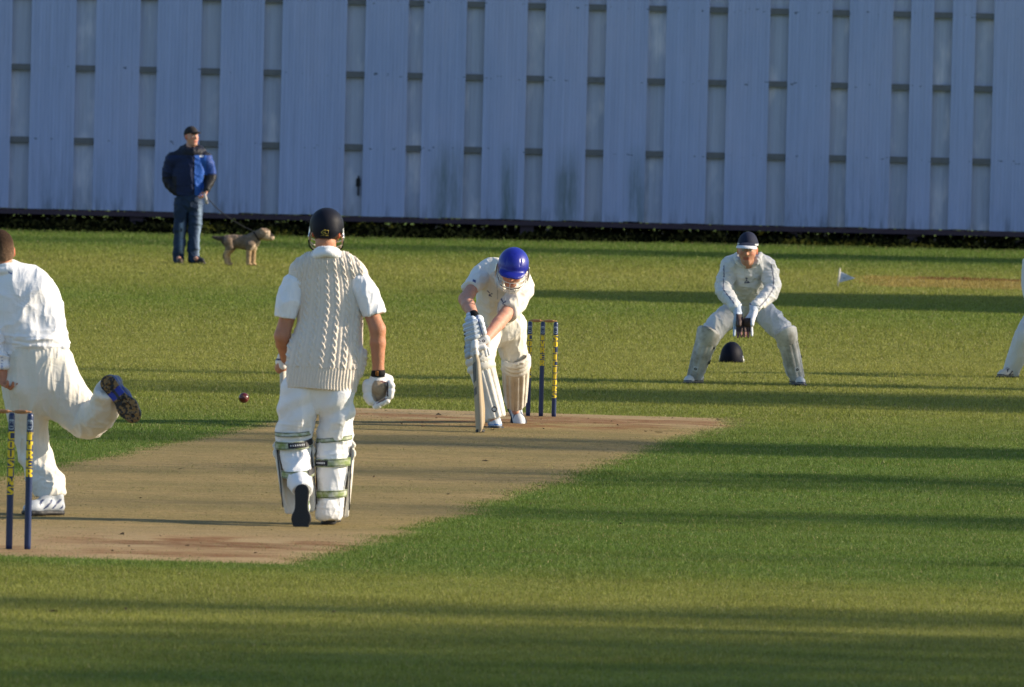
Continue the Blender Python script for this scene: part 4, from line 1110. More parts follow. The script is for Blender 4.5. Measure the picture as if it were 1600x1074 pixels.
            if i == 0:
                a0, a1 = (math.pi-.35, math.pi+.75) if xx < 500 else (math.pi-1.05, math.pi-.15)
                v, f = strap_band(c, inf['ax'], fr, ww+.002, ww*.98+.002, a0, a1, wd*.62, .003, tl, sag=.035 if xx < 500 else .012); part('strap_label', v, f, dk, p, False)
                ms = []
                for q in range(7):
                    aa = a0+.12+(a1-a0-.24)*q/7; ms.append(strap_band(c, inf['ax'], fr, ww+.0045, ww*.98+.0045, aa, aa+.06, wd*.22, .001, tl, n=2, sag=.035 if xx < 500 else .012))
                v, f = merge(*ms); part('label_print', v, f, wl, p, False)
            if xx < 500 and i in (0, 2):
                v, f = strap_band(c, inf['ax'], fr, ww+.003, ww*.98+.003, math.pi+.62, math.pi+1.5, wd*.8, .005, tl, sag=.05); part('buckle', v, f, dk, p, False)
        # dark edge binding down the inside of the wing
        e = [an+inf['ax']*t+inf['sd']*sg*.088*math.sin(1.5)-nrm(fr)*.006 for t in np.linspace(.02, L, 8) for sg in (1,)]
        v, f = tube([an+inf['ax']*t+inf['sd']*.094*1.0-nrm(fr)*.022 for t in np.linspace(.03, L+.05, 8)], .004, 6); part('binding', v, f, mar if xx > 500 else dk, p)
        v, f = tube([an+inf['ax']*t-inf['sd']*.094*1.0-nrm(fr)*.022 for t in np.linspace(.03, L+.02, 8)], .004, 6); part('binding', v, f, dk, p)
    # ---- shoes
    shoe(fg, w(472, 757, -.27), w(470, 826, -.31), (.1, 1, .1), c=(.6, .6, .56), accent=(.1, .16, .06), L=.275, sole_col=(.014, .013, .012))
    shoe(fg, w(512, 820, -.02), w(520, 812, .30), (0, 0, 1), c=(.6, .59, .55), accent=(.02, .02, .02), L=.28)
    # ---- gloves
    wht = np.array([.70, .68, .66]); tan = np.array([.34, .25, .17])
    def gl(f):
        f.chain(fg.n((591, 588, -.02, 10.5), (589, 602, -.02, 14)), .8, k=.02)
        f.chain(fg.n((589, 602, -.02, 13), (591, 616, .0, 13.5)), .8, k=.02)
        f.chain(fg.n((600, 592, .0, 9), (607, 594, .01, 8)), 1, k=.004)
        f.chain(fg.n((574.5, 601, -.02, 8.3), (575, 609, -.02, 8.7)), 1, k=.01); f.chain(fg.n((576, 619, -.025, 8.8), (580, 626, -.03, 8.)), 1, k=.002)
        f.chain(fg.n((583, 606, -.01, 9), (577, 610, -.02, 8)), 1, k=.012)
        for i in range(4):
            o = -.048+.030*i; q = 6.2-.3*abs(i-1.2); sh = i*1.2
            f.chain([(w(609.5-sh, 600, o), q/s), (w(611.5-sh, 603, o), q/s)], k=.001)
            f.chain([(w(611-sh, 611, o), q/s), (w(609-sh, 619, o), q/s)], k=.001)
            f.chain([(w(604-sh, 626, o), q/s), (w(597-sh, 629.5+i*.3, o), q*.95/s)], k=.001)
            f.chain([(w(591-sh, 633-i*.8, o), q*.95/s), (w(586.5-sh*.5, 636-i*1.5, o), q*.72/s)], k=.001)
    def glc(P, n):
        x, y = PXY(P.astype('f4')); C = np.tile(wht, (len(P), 1))
        pal = (x > 581) & (x < 604) & (y > 595) & (y < 628) & (((x-592)/12)**2+((y-611)/19)**2 < 1) & (n[:, 1] < .3)
        C[pal] = tan*(.7+.8*fbm(P[pal]*60, 2))[:, None]
        C[(np.abs(x-605.5) < 1.2) & (y > 597) & (y < 620)] = (.03, .02, .03)
        C[(np.abs(y-(596+(x-595)*.25)) < 1.3) & (x > 594) & (x < 604)] = (.1, .02, .03)
        C[(np.abs((x-590)*.5+(y-630)) < .9) & (x > 588) & (x < 606) & (y > 617)] = (.08, .02, .03)
        return C
    g = make('batting_glove', gl, M_glv, fg.root, .0036, lambda P, n: wrinkle(.0015, 40)(P), glc); ORG[g.name] = fg.root_v
    v, f = tube([w(591, 578, -.02), w(591.2, 579, -.02), w(591, 583, -.02), w(590.5, 588.5, -.02), w(590.5, 589.5, -.02)], [9/s, 10.6/s, 11/s, 11.4/s, 10/s], 20); bd = part('wristband', v, f, M_black, g)
    cz = w(589, 583.5, -.02-.041); ms = []
    for a, b in (((-1.6, -3.2), (1.6, -3.2)), ((-1.6, 3.2), (1.6, 3.2)), ((-1.6, -3.2), (-1.6, 3.2)), ((1.6, -3.2), (1.6, 3.2)), ((-.2, -1.5), (.3, .5))):
        ms.append(tube([cz+arr(a[0]/s, -.0005, a[1]/s), cz+arr(b[0]/s, -.0005, b[1]/s)], .0013, 5))
    v, f = merge(*ms); part('band_emblem', v, f, smat('orange_print', (.45, .18, .03), .6), g)
    def gl2(f):
        f.chain(fg.n((446, 556, .2, 9), (441, 566, .24, 11)), 1, k=.01)
        for i in range(4): f.chain([(w(439, 560+i*6, .27-.0*i), 6/s), (w(445, 561+i*6, .31), 6/s)], k=.001)
        f.chain([(w(440, 558, .2), 7/s), (w(442, 572, .2), 6/s)], k=.002)
    def gl2c(P, n):
        x, y = PXY(P.astype('f4')); C = np.tile(wht, (len(P), 1)); C[np.abs(y-562) < 1.6] = (.02, .03, .1); return C
    make('batting_glove', gl2, M_glv, fg.root, .005, None, gl2c)
    return w(441, 556, .25), nrm(w(447, 672, .17)-w(443, 556, .25))
nb_top, nb_ax = nonstriker()
bat(nb_top, nb_ax, (.9, .4, 0), 'bat held low in the left hand of the walking batsman, mostly hidden by his leg', stick=False)

# ================================================================== BOWLER (following through, left edge)
def bowler():
    fg = Fig(48.7, (60, 804), 'person', 'bowler in white shirt at the left edge, trailing leg kicked up behind him', 'person'); w = fg.w; s = fg.s
    hd = Head(w(0, 393, .05), (-.30, 1, -.10), (-.12, 0, 1), .97)
    J = dict(pel=w(62, 585, .0), che=w(36, 480, .03), nb=w(8, 428, .05), shA=w(-28, 452, .05), shB=w(62, 447, .08), elA=w(-22, 520, -.03), elB=w(62, 505, .26), wrA=w(1, 577, -.07), wrB=w(30, 540, .38),
             hiA=w(42, 602, .02), hiB=w(88, 600, .0), knA=w(48, 692, .1), knB=w(136, 655, .04), anA=w(84, 782, .02), anB=w(164, 612, -.26), toeA=w(55, 800, .02), toeB=w(200, 640, -.30))
    body(fg, J, hd, .007, skin=(.44, .20, .12), hands=(dict(w=w(2, 577, -.07), d=(.35, -.1, -1), n=(.7, -.7, .3), tside=-1, curl=(.7, .9, .6), th=1.2),))
    def hair(f):
        g = f.sub(); g.ell(hd.p(0, -.014, .032), arr(.079, .099, .095)*.97, hd.R, 0); h = f.sub(); h.ell(hd.p(0, -.05, -.02), arr(.068, .058, .07)*.97, hd.R, 0); g.uni(h, .02)
        g.cut(hd.p(0, .07, .04), (hd.R[1]+hd.R[2]*-.4)); g.cut(hd.p(0, -.06, -.052), -hd.R[2]+hd.R[1]*.5, .01); f.uni(g, 0)
        for sx in (-1, 1): f.dig(hd.p(.078*sx, -.004, -.01), hd.p(.078*sx, -.004, -.05), .03, .03, k=.005)
    def hc(P, n):
        L = hd.loc(P); a = np.clip((L[:, 2]+.07)/.12, 0, 1)[:, None]; side = sstep(.05, .085, np.abs(L[:, 0]))[:, None]
        return (np.array([.20, .125, .08])*(1-a)+np.array([.045, .028, .019])*a)*(1+1.1*side)*(.7+.6*fbm(P*120, 2))[:, None]
    make('hair', hair, M_hair, fg.root, .005, lambda P, n: .0016*(fbm(P*180, 2)-.5), hc)
    def shirt(f):
        f.chain(fg.n((30, 470, .03, 58), (42, 500, .02, 55), (52, 525, .0, 50), (57, 555, .0, 50)), .62, k=.04)
        f.cut(w(57, 550, 0), (.12, -.1, -1), .004)
        f.chain(fg.n((8, 432, .05, 22), (-12, 442, .05, 24), (-28, 452, .05, 22)), .9, k=.03)
        f.chain(fg.n((12, 436, .05, 24), (42, 445, .05, 24), (64, 458, .05, 22)), .9, k=.03)
        f.chain(fg.n((62, 458, .06, 22), (68, 490, .15, 22), (60, 515, .28, 18)), 1, k=.03)
        g = f.sub(); g.chain(fg.n((-30, 455, .04, 22), (-24, 500, .0, 20), (-13, 535, -.04, 18), (-1, 572, -.07, 14)), .95); g.cut(w(0, 575, -.06), w(0, 590, 0)-w(-10, 545, 0), .003); f.uni(g, .015)
        g = f.sub(); g.chain(fg.n((-14, 424, .02, 4), (-4, 418, -.02, 4), (8, 416, -.03, 4.5), (20, 419, -.01, 4), (28, 427, .02, 4)), 1, k=.006)
        g.chain(fg.n((-18, 430, .03, 6), (-4, 425, -.03, 6), (10, 423, -.04, 6), (23, 426, -.02, 6), (31, 434, .02, 5)), 1, k=.006); f.uni(g, .008)
    wa = wrinkle(.024, 5.0, (1, 1, .8), 2.); wb = wrinkle(.024, 9, (.3, 1, 1.7), 5.)
    def sdp(P, n):
        x, y = PXY(P.astype('f4')); return wa(P)*.9+wb(P)*sstep(505, 540, y)+.006*np.sin((x*.8-y*.55)*.10+5*fbm(P*4, 2))*np.exp(-((y-485)/35)**2)
    def shc(P, n):
        x, y = PXY(P.astype('f4')); C = np.tile([.76, .76, .78], (len(P), 1)); C[(np.abs((y-427)-(x-16)*.6) < 1.3) & (np.abs(x-16) < 3) & (n[:, 1] < 0)] = (.12, .14, .3)
        C[(np.abs(x-3.) < 1.8) & (np.mod(y, 4.5) < 2.2) & (y > 555)] = (.3, .35, .5); return C
    make('shirt', shirt, M_attr, fg.root, .0055, sdp, shc)
    def trous(f):
        f.chain(fg.n((56, 540, .0, 47), (57, 552, 0, 50), (60, 575, .0, 55), (62, 600, .0, 55)), .66, k=.04)
        g = f.sub(); g.chain(fg.n((42, 605, .0, 35), (43, 640, .04, 31), (46, 672, .08, 27), (51, 700, .09, 25), (60, 728, .07, 24), (72, 752, .04, 26), (80, 772, .0, 23)), 1., k=.03); g.cut(w(82, 774, 0), (.15, 0, -1), .004); f.uni(g, .02)
        g = f.sub(); g.chain(fg.n((86, 598, .0, 35), (103, 622, .0, 34), (122, 642, .0, 32), (138, 656, -.04, 28), (152, 650, -.13, 25), (163, 636, -.22, 22), (164, 614, -.30, 18)), 1., k=.035); g.cut(w(165, 605, -.30), w(167, 600, -.34)-w(161, 640, -.2), .004); f.uni(g, .05)
    wv = wrinkle(.018, 7, (1.6, 1, .3), 1.); wk = wrinkle(.018, 8, (1, 1, 1.2), 8.)
    def td(P, n):
        x, y = PXY(P.astype('f4')); k = np.exp(-(((x-140)/36)**2+((y-650)/36)**2))+np.exp(-(((x-78)/26)**2+((y-755)/30)**2))
        gath = .0015*np.sin(x*1.0+6*fbm(P*8,2))*np.exp(-((y-545)/11)**2)
        return wv(P)*.8*sstep(540, 560, y)*(1-.5*k)+wk(P)*k+gath+.006*np.sin((y*1.1-x*.5)*.17+4*fbm(P*5, 2))*np.exp(-((y-720)/30)**2)
    make('trousers', trous, M_cream, fg.root, .0055, td)
    # shoes: planted one points left, lifted one shows its studded sole
    sh = shoe(fg, w(98, 804, .0), w(54, 804, -.14), (0, 0, 1), c=(.38, .41, .45), accent=(.015, .03, .10), L=.29, spikes=0, toe_c=(.3, .33, .38))
    shoe(fg, w(161, 590, -.36), w(212, 655, -.40), (.15, 1, .25), c=(.10, .11, .14), accent=(.02, .04, .2), L=.315, spikes=4, res=.005)
bowler()
# ================================================================== STRIKER (blue helmet, forward defensive)
def striker():
    fg = Fig(62.6, (785, 668), 'person', 'batsman in royal blue helmet bent over his bat in front of the far wicket', 'person'); w = fg.w; s = fg.s
    hd = Head(w(801, 421, -.30), (-.10, -1, -.62), (.12, -.3, 1), 1.02)
    J = dict(pel=w(782, 508, .34), che=w(784, 448, .0), nb=w(790, 420, -.12), shA=w(752, 430, -.04), shB=w(818, 447, .0), elA=w(727, 468, -.3), elB=w(789, 493, -.32), wrA=w(743, 499, -.56), wrB=w(757, 533, -.62),
             hiA=w(766, 515, .32), hiB=w(797, 515, .38), knA=w(753, 562, .12), knB=w(804, 565, .5), anA=w(771, 652, .1), anB=w(803, 628, 1.0), toeA=w(772, 664, -.1), toeB=w(808, 655, .9))
    body(fg, J, hd, .008, skin=(.52, .27, .19), mouth=0, arm_r=(.050, .048, .031), extra=lambda f: (f.seg(w(743, 499, -.56), w(742, 512, -.56), .028, .03), f.seg(w(757, 533, -.62), w(746, 540, -.6), .028, .03)))
    helmet(fg, hd, (.008, .014, .25), 'royal_blue_helmet_shell', grow=1.08)
    def shirt(f):
        f.chain(fg.n((783, 445, .02, 33), (776, 465, .1, 31), (776, 485, .22, 29), (778, 500, .3, 29)), .85, k=.04)
        f.chain(fg.n((788, 428, -.08, 20), (770, 424, -.02, 20), (755, 430, -.03, 16)), .9, k=.03)
        f.chain(fg.n((792, 430, -.08, 20), (808, 438, -.04, 20), (817, 446, .0, 15)), .9, k=.03)
        g = f.sub(); g.chain(fg.n((757, 430, -.03, 16), (745, 440, -.12, 14), (733, 452, -.2, 12.5)), 1.); g.cut(w(734, 451, -.2), w(731, 457, -.24)-w(741, 441, -.1), .003); f.uni(g, .02)
        g = f.sub(); g.chain(fg.n((815, 448, .0, 17.5), (810, 464, -.1, 18.5), (798, 479, -.21, 16.5), (789.5, 491, -.28, 13)), 1.); g.cut(w(792, 490, -.26), w(787, 496, -.33)-w(803, 477, -.12), .003); f.uni(g, .02)
        for pts in (((778, 438, -.13, 4), (783, 448, -.16, 5), (790, 456, -.15, 4)), ((806, 445, -.12, 4), (800, 452, -.15, 5), (793, 458, -.15, 4))): f.chain(fg.n(*pts), 1, k=.004)
        f.cut(w(778, 503, .25), (0, .5, -1), .004)
    wa = wrinkle(.020, 7, (1, 1, .9), 6.); 
    def sd(P, n): x, y = PXY(P.astype('f4')); return wa(P)*.8+.006*np.sin((x*.5+y)*.28+4*fbm(P*6, 2))*((x > 790) & (y > 450))
    def sc(P, n):
        x, y = PXY(P.astype('f4')); C = np.tile([.70, .655, .57], (len(P), 1)); fr = n[:, 1] < .2
        C[x < 765] = (.72, .70, .66)
        C[fr & (np.abs(x-741) < 2.6) & (np.abs(y-439+(741-x)*.5) < 1.9)] = (.04, .07, .2)
        for a, b, c, d in ((762, 455, 765, 458), (765, 461, 769, 459), (764, 462, 768, 463), (783, 468, 787, 474), (787, 473, 790, 471), (785, 475, 789, 477), (784, 467, 785, 472)):
            t = np.clip(((x-a)*(c-a)+(y-b)*(d-b))/((c-a)**2+(d-b)**2), 0, 1); C[fr & (np.hypot(x-a-t*(c-a), y-b-t*(d-b)) < .75)] = (.04, .05, .12)
        C[fr & (np.abs(x-(777+.05*(y-455))) < .6) & (y > 440) & (y < 490)] *= .6
        return C
    make('shirt', shirt, M_attr, fg.root, .0065, sd, sc)
    def trous(f):
        f.chain(fg.n((778, 492, .3, 28), (781, 512, .34, 30)), .9, k=.04)
        g = f.sub(); g.chain(fg.n((764, 512, .3, 24), (757, 535, .2, 22), (753, 562, .12, 19), (758, 600, .12, 16), (768, 645, .1, 14)), 1., k=.03); f.uni(g, .02)
        g = f.sub(); g.chain(fg.n((797, 510, .35, 24), (800, 535, .42, 22), (804, 562, .52, 19), (805, 595, .75, 15), (803, 625, 1.0, 14)), 1., k=.03); f.uni(g, .02)
    wt = wrinkle(.018, 8, (1.2, 1, .5), 3.)
    make('trousers', trous, M_cream, fg.root, .0075, lambda P, n: wt(P))
    mk = smat('dark_pad_badge', (.02, .02, .03), .6); pu = smat('purple_strap', (.10, .06, .25), .6)
    for an, kn, fr, rw, rb in ((w(774, 652, .04), w(751, 570, .08), arr(.12, -1, .1), .065, 6), (w(805, 627, .93), w(805, 566, .48), arr(.12, -1, .28), .072, 7)):
        p, inf = pad(fg, an, kn, fr, M_pad, .006, rw=rw, top=.135, phi=1.6, ribs=rb, bulk=1.05)
        c = an+inf['ax']*.055+nrm(fr)*(rw*.9+.022)+inf['sd']*-.002; ms = []
        pts = [c+inf['sd']*math.cos(a)*.017+inf['ax']*math.sin(a)*.017 for a in np.linspace(0, 2*math.pi, 14)]
        v, f = tube(pts, .0045, 6, False); part('badge', v, f, mk, p)
        if an[0] < w(790, 600, 0)[0]:
            for t in (.30, .17+.0):
                v, f = strap_band(an+inf['ax']*(t+.08), inf['ax'], fr, rw+.024, rw+.02, 1.25, 2.2, .014, .004, 0); part('strap', v, f, pu, p)
    # front shoe and back shoe
    shoe(fg, w(770, 671, .24), w(776, 671, -.06), c=(.45, .50, .56), accent=(.02, .05, .2), L=.30, toe_c=(.03, .14, .42))
    shoe(fg, w(798, 630, 1.12), w(810, 661, .98), (.15, -1, .3), c=(.50, .52, .55), accent=(.03, .05, .12), L=.30, toe_c=(.03, .12, .40))
    wht = (.66, .68, .70)
    def up(f):      # upper glove: back of the hand to the camera, fingers round the handle
        f.chain(fg.n((748, 500, -.58, 8), (747, 512, -.62, 9)), 1, k=.01)
        f.chain(fg.n((733, 493, -.54, 5), (734, 500, -.56, 6)), 1, k=.003)
        for i in range(3):
            f.chain(fg.n((750.5+i*2.2, 503+i*7.5, -.66+.0*i, 5.2), (753+i*1.4, 507+i*6.5, -.66, 4.8)), 1, k=.001)
        for i in range(4):
            y0 = 503+i*7.; x0 = 744+i*1.0
            f.chain(fg.n((x0, y0, -.665, 4.7), (x0-5, y0+2.2, -.675, 4.7)), 1, k=.001)
            f.chain(fg.n((x0-8.5, y0+3.4, -.67, 4.6), (x0-12.5, y0+4.6, -.655, 4.5)), 1, k=.001)
            f.chain(fg.n((x0-15.5, y0+5.6, -.64, 4.3), (x0-17.5, y0+6.4, -.61, 4.)), 1, k=.001)
        f.chain(fg.n((738, 499, -.63, 5.5), (731, 500, -.62, 5.)), 1, k=.002)
    def upc(P, n):
        x, y = PXY(P.astype('f4')); C = np.tile(wht, (len(P), 1)); C[(x < 748)] = (.50, .56, .64)
        e = (np.abs(x-(748+(y-503)*.28)) < .8); C[e] = (.05, .08, .28)
        for yy in (519.5, 525): C[(x < 727.5) & (np.abs(y-yy) < 1.3)] = (.01, .01, .02)
        C[(np.abs(np.mod(y-(x*-.42)-1.5, 7)) < .9) & (x < 746)] *= .55
        return C
    g = make('batting_glove', up, M_glv, fg.root, .0036, None, upc); ORG[g.name] = fg.root_v
    v, f = tube([w(739, 491, -.52), w(744, 499, -.57)], [.036, .037], 14); part('wristband', v, f, M_black, g)
    def lo(f):
        f.chain(fg.n((758, 531, -.62, 8), (750, 536, -.63, 8)), 1, k=.008)
        f.chain(fg.n((742, 536, -.68, 5.4), (741.5, 543, -.69, 5.2)), 1, k=.002); f.chain(fg.n((743, 549, -.685, 4.6), (745, 553, -.68, 4.)), 1, k=.002)
        f.chain(fg.n((747, 544, -.66, 5), (756, 543, -.66, 4.6)), 1, k=.002)
        for i in range(4):
            y0 = 534+i*6.4
            f.chain(fg.n((735-abs(i-1.5)*.6+1, y0, -.64, 5.), (731.5+abs(i-1.5)*.9, y0+1.6, -.61, 5.2)), 1, k=.001)
            f.chain(fg.n((729.5+abs(i-1.5)*1.1, y0+2.6, -.57, 5.), (731+abs(i-1.5), y0+3.4, -.54, 4.8)), 1, k=.001)
            f.chain(fg.n((741, y0+1, -.65, 5.2), (748, y0+1, -.64, 5)), 1, k=.002)
        f.chain(fg.n((757.5, 546, -.66, 2.4), (760, 556, -.66, 2.4)), 1, k=.001); f.chain(fg.n((762, 546, -.65, 2.4), (764, 554, -.65, 2.2)), 1, k=.001)
    def loc_(P, n):
        x, y = PXY(P.astype('f4')); C = np.tile((.64, .63, .62), (len(P), 1)); C[x < 735] = (.36, .42, .50)
        C[(x < 727) & (y < 545)] = (.05, .07, .12)
        r = np.hypot((x-755.5), (y-533)*1.3); C[(r < 2.8) & (r > 1.)] = (.05, .04, .06)
        C[(np.abs(y-(532+(x-748)*.55)) < .7) & (x > 743) & (x < 752)] = (.06, .04, .06)
        return C
    make('batting_glove', lo, M_glv, fg.root, .0036, None, loc_)
    return w(740.5, 497, -.60), w(749.5, 677.5, -.9)
t0, t1 = striker()
bat(t0, t1-t0, (-.965, -.26, 0), 'willow bat held upright in both gloves by the batsman in the blue helmet', L=float(np.linalg.norm(t1-t0)))

# ================================================================== WICKETKEEPER
def keeper_like(fg, J, hd, kind):
    w = fg.w; s = fg.s
def keeper():
    fg = Fig(73.3, (1168, 601), 'person', 'wicketkeeper crouching with legs wide and gloves cupped, navy cap', 'person'); w = fg.w; s = fg.s
    hd = Head(w(1168, 391, -.28), (-.10, -1, -.10), (.02, -.12, 1), 1.03)
    J = dict(pel=w(1168, 474, .30), che=w(1168, 432, .02), nb=w(1168, 411, -.12), shA=w(1140, 414, -.05), shB=w(1198, 413, -.05), elA=w(1128, 452, -.12), elB=w(1209, 452, -.12), wrA=w(1150, 482, -.38), wrB=w(1181, 481, -.38),
             hiA=w(1152, 480, .28), hiB=w(1186, 480, .28), knA=w(1108, 520, -.06), knB=w(1228, 522, -.06), anA=w(1088, 590, .1), anB=w(1242, 590, .1), toeA=w(1075, 598, -.1), toeB=w(1250, 600, -.1))
    body(fg, J, hd, .008, skin=(.46, .235, .15), mouth=.010, extra=lambda f: (f.seg(w(1150, 482, -.38), w(1156, 500, -.42), .028, .03), f.seg(w(1181, 481, -.38), w(1168, 500, -.42), .028, .03)))
    def hair(f):
        g = f.sub(); g.ell(hd.p(0, -.016, .03), arr(.079, .1, .095)*1.03, hd.R, 0); g.cut(hd.p(0, .03, 0), hd.R[1]); g.cut(hd.p(0, 0, -.03), -hd.R[2]); f.uni(g, 0)
        for sx in (-1, 1): f.dig(hd.p(.08*sx, -.004, -.01), hd.p(.08*sx, -.004, -.05), .028, .028, k=.004)
    make('hair', hair, M_hair, fg.root, .007, None, lambda P, n: np.tile([.05, .03, .02], (len(P), 1)))
    def cap(f):
        g = f.sub(); g.ell(hd.p(0, -.01, .035), arr(.086, .108, .115)*1.03, hd.R, 0); g.cut(hd.p(0, 0, .038), -hd.R[2]+hd.R[1]*.12, .004); f.uni(g, 0)
        b = f.sub(); b.ell(hd.p(0, .115, .030), arr(.086, .092, .042)*1.03, hd.R, 0); l = f.sub(); l.ell(hd.p(0, .115, .013), arr(.086, .100, .044)*1.03, hd.R, 0); b.minus(l, .002); b.cut(hd.p(0, .06, 0), -hd.R[1], 0); f.uni(b, .004)
        i = f.sub(); i.ell(hd.p(0, 0, .02), arr(.078, .1, .1)*1.03, hd.R, 0); i.cut(hd.p(0, 0, .04), hd.R[2]); f.minus(i, .002)
    def capc(P, n):
        L = hd.loc(P); C = np.tile([.010, .014, .035], (len(P), 1)); C[(L[:, 2] < .058) & (L[:, 1] < .07) & (np.abs(L[:, 0]) > .062)] = (.6, .6, .62)
        e = ((L[:, 0]/.083)**2+((L[:, 1]-.105)/.085)**2); C[(L[:, 1] > .07) & (e > .86) & (L[:, 2] < .07)] = (.62, .62, .66); return C
    make('cap', cap, smat('navy_white_cap', (0, 0, 0), .8, attr=True), fg.root, .005, None, capc)
    def sw(f):
        f.chain(fg.n((1168, 432, .02, 25), (1168, 450, .14, 24), (1168, 462, .22, 24)), .9, k=.04)
        f.chain(fg.n((1168, 420, -.06, 18), (1152, 416, -.06, 17), (1142, 417, -.05, 13)), .95, k=.03); f.chain(fg.n((1168, 420, -.06, 18), (1184, 415, -.06, 17), (1196, 416, -.05, 13)), .95, k=.03)
        g = f.sub(); g.chain(fg.n((1141, 416, -.05, 13.5), (1134, 436, -.08, 13), (1130, 453, -.13, 12), (1140, 467, -.25, 10), (1149, 480, -.37, 8)), 1.); f.uni(g, .012)
        g = f.sub(); g.chain(fg.n((1197, 415, -.05, 13.5), (1204, 436, -.09, 13), (1206.5, 452, -.13, 12), (1195, 467, -.25, 10), (1182, 479, -.37, 8)), 1.); f.uni(g, .012)
        for pts in (((1152, 400, -.13, 3.4), (1154, 408, -.18, 3.6), (1162, 414, -.19, 3)), ((1187, 398, -.13, 3.4), (1184, 408, -.18, 3.6), (1175, 414, -.19, 3))): f.chain(fg.n(*pts), 1, k=.004)
        f.dig(w(1168, 402, -.24), w(1168, 412, -.24), 8/s, 4/s, k=.008)
    wa = wrinkle(.019, 8, (1, 1, .8), 9.); wb = wrinkle(.012, 13, (.8, 1, 1.6), 2.)
    def sc(P, n):
        x, y = PXY(P.astype('f4')); C = np.tile([.58, .58, .57], (len(P), 1)); fr = n[:, 1] < .35; nv = (.03, .035, .09)
        for pts in (((1131, 416), (1131, 436), (1130, 452), (1138, 463), (1147, 474)), ((1205, 414), (1209, 436), (1208, 452), (1199, 466), (1187, 480))):
            for (a, b), (c, d) in zip(pts[:-1], pts[1:]):
                t = np.clip(((x-a)*(c-a)+(y-b)*(d-b))/((c-a)**2+(d-b)**2), 0, 1); C[fr & (np.hypot(x-a-t*(c-a), y-b-t*(d-b)) < .7)] = nv
        for a, b, c, d in ((1166, 434, 1167, 439), (1165, 436, 1168, 435), (1163, 442, 1171, 442), (1164, 441, 1166, 439), (1168, 440, 1171, 441.5)):
            t = np.clip(((x-a)*(c-a)+(y-b)*(d-b))/((c-a)**2+(d-b)**2), 0, 1); C[fr & (np.hypot(x-a-t*(c-a), y-b-t*(d-b)) < .7)] = nv
        v = (y-402)*.62; C[fr & (np.abs(np.abs(x-1168)-(14-(y-408)*.9)) < .8) & (y > 408) & (y < 423)] *= .7
        return C
    make('shirt', sw, M_attr, fg.root, .0065, lambda P, n: wa(P)*.7+wb(P)*.8, sc)
    def trous(f):
        f.chain(fg.n((1168, 468, .27, 25), (1168, 480, .3, 25)), .95, k=.04)
        f.chain(fg.n((1150, 483, .26, 19), (1131, 500, .10, 17.5), (1110, 522, -.05, 15), (1101, 550, .02, 12.5), (1091, 580, .1, 11)), 1., k=.04)
        f.chain(fg.n((1186, 483, .26, 19), (1206, 501, .10, 17.5), (1226, 524, -.05, 15), (1234, 550, .02, 12.5), (1241, 580, .1, 11)), 1., k=.04)
    wt = wrinkle(.019, 7, (1.2, 1, .7), 3.)
    make('trousers', trous, M_grey, fg.root, .0075, lambda P, n: wt(P))
    for an, kn, fr in ((w(1086, 588, .04), w(1106, 524, -.08), arr(-.22, -1, .0)), (w(1244, 589, .04), w(1228, 524, -.08), arr(.30, -1, .0))):
        p, inf = pad(fg, an, kn, fr, M_padg, .0065, rw=.062, top=.10, phi=1.55, ribs=5, knee_rolls=False, smooth_kn=True, bulk=.95)
        c = an+inf['ax']*.07+nrm(fr)*(.062+.016)
        v, f = boxm((-.022, -.004, -.022), (.022, .004, .022)); R = np.stack([inf['sd'], nrm(fr), inf['ax']]); v = [c+q@R for q in v]; b = part('badge', v, f, smat('pale_badge', (.5, .5, .5), .7), p, False)
        v, f = tube([c+nrm(fr)*.006+inf['sd']*math.cos(a)*.010+inf['ax']*math.sin(a)*.008 for a in np.linspace(0, 2*math.pi, 12)], .003, 5, False); part('badge_print', v, f, M_black, p)
        ms = [strap_band(an+inf['ax']*t, inf['ax'], fr, .085, .08, 1.3, 2.6, .012, .004, 0) for t in (.16, .30)]
        v, f = merge(*ms); part('strap', v, f, M_black, p)
    shoe(fg, w(1096, 600, .16), w(1070, 601, -.08), c=(.56, .55, .52), accent=(.02, .02, .03), L=.28, toe_c=(.02, .02, .04))
    shoe(fg, w(1238, 602, .16), w(1256, 604, -.12), c=(.50, .50, .48), accent=(.03, .03, .08), L=.28, toe_c=(.015, .02, .06))
    for sx, cx in ((-1, 1156), (1, 1166)):
        xa = 1151 if sx < 0 else 1179
        def gl(f, sx=sx, xa=xa):
            g = f.sub(); g.chain(fg.n((xa, 474+(sx > 0), -.34, 8.3), (xa-sx*1.5, 490-(sx > 0)*2, -.42, 6.5)), 1, k=.01); g.cut(w(xa, 474, -.34), (0, 0, 1), .002); f.uni(g, 0)
            f.chain(fg.n((xa-sx*3, 492, -.43, 6.5), (cx_+sx*3, 504, -.47, 8)), .7, k=.012)
            for i in range(4):
                o = (cx_+sx*(7.5-4.4*i)); ti = (0, 2.2, 1.6, -1)[i]; a = fg.n((o, 504, -.455+.01*i, 3.), (o+sx*(1-i)*.5, 513+ti*.5, -.475, 2.7)); f.chain(a, 1, k=.004)
                f.chain(fg.n((o+sx*(1-i)*.6, 514+ti, -.48, 2.6), (o+sx*(1-i)*1.1, 520+ti, -.51, 2.4)), 1, k=.001); f.chain(fg.n((o+sx*(1-i)*1.2, 521+ti, -.515, 2.4), (o+sx*(1-i)*1.3, 524.5+ti, -.545, 2.)), 1, k=.001)
            f.chain(fg.n((xa-sx*1, 492, -.46, 4.2), (xa-sx*2.5+sx*-1.5, 503, -.55, 3.9)), 1, k=.003)
            f.chain(fg.n((xa-sx*4, 503, -.55, 3.9), (xa-sx*4, 508, -.58, 3.2)), 1, k=.003)
        cx_ = cx
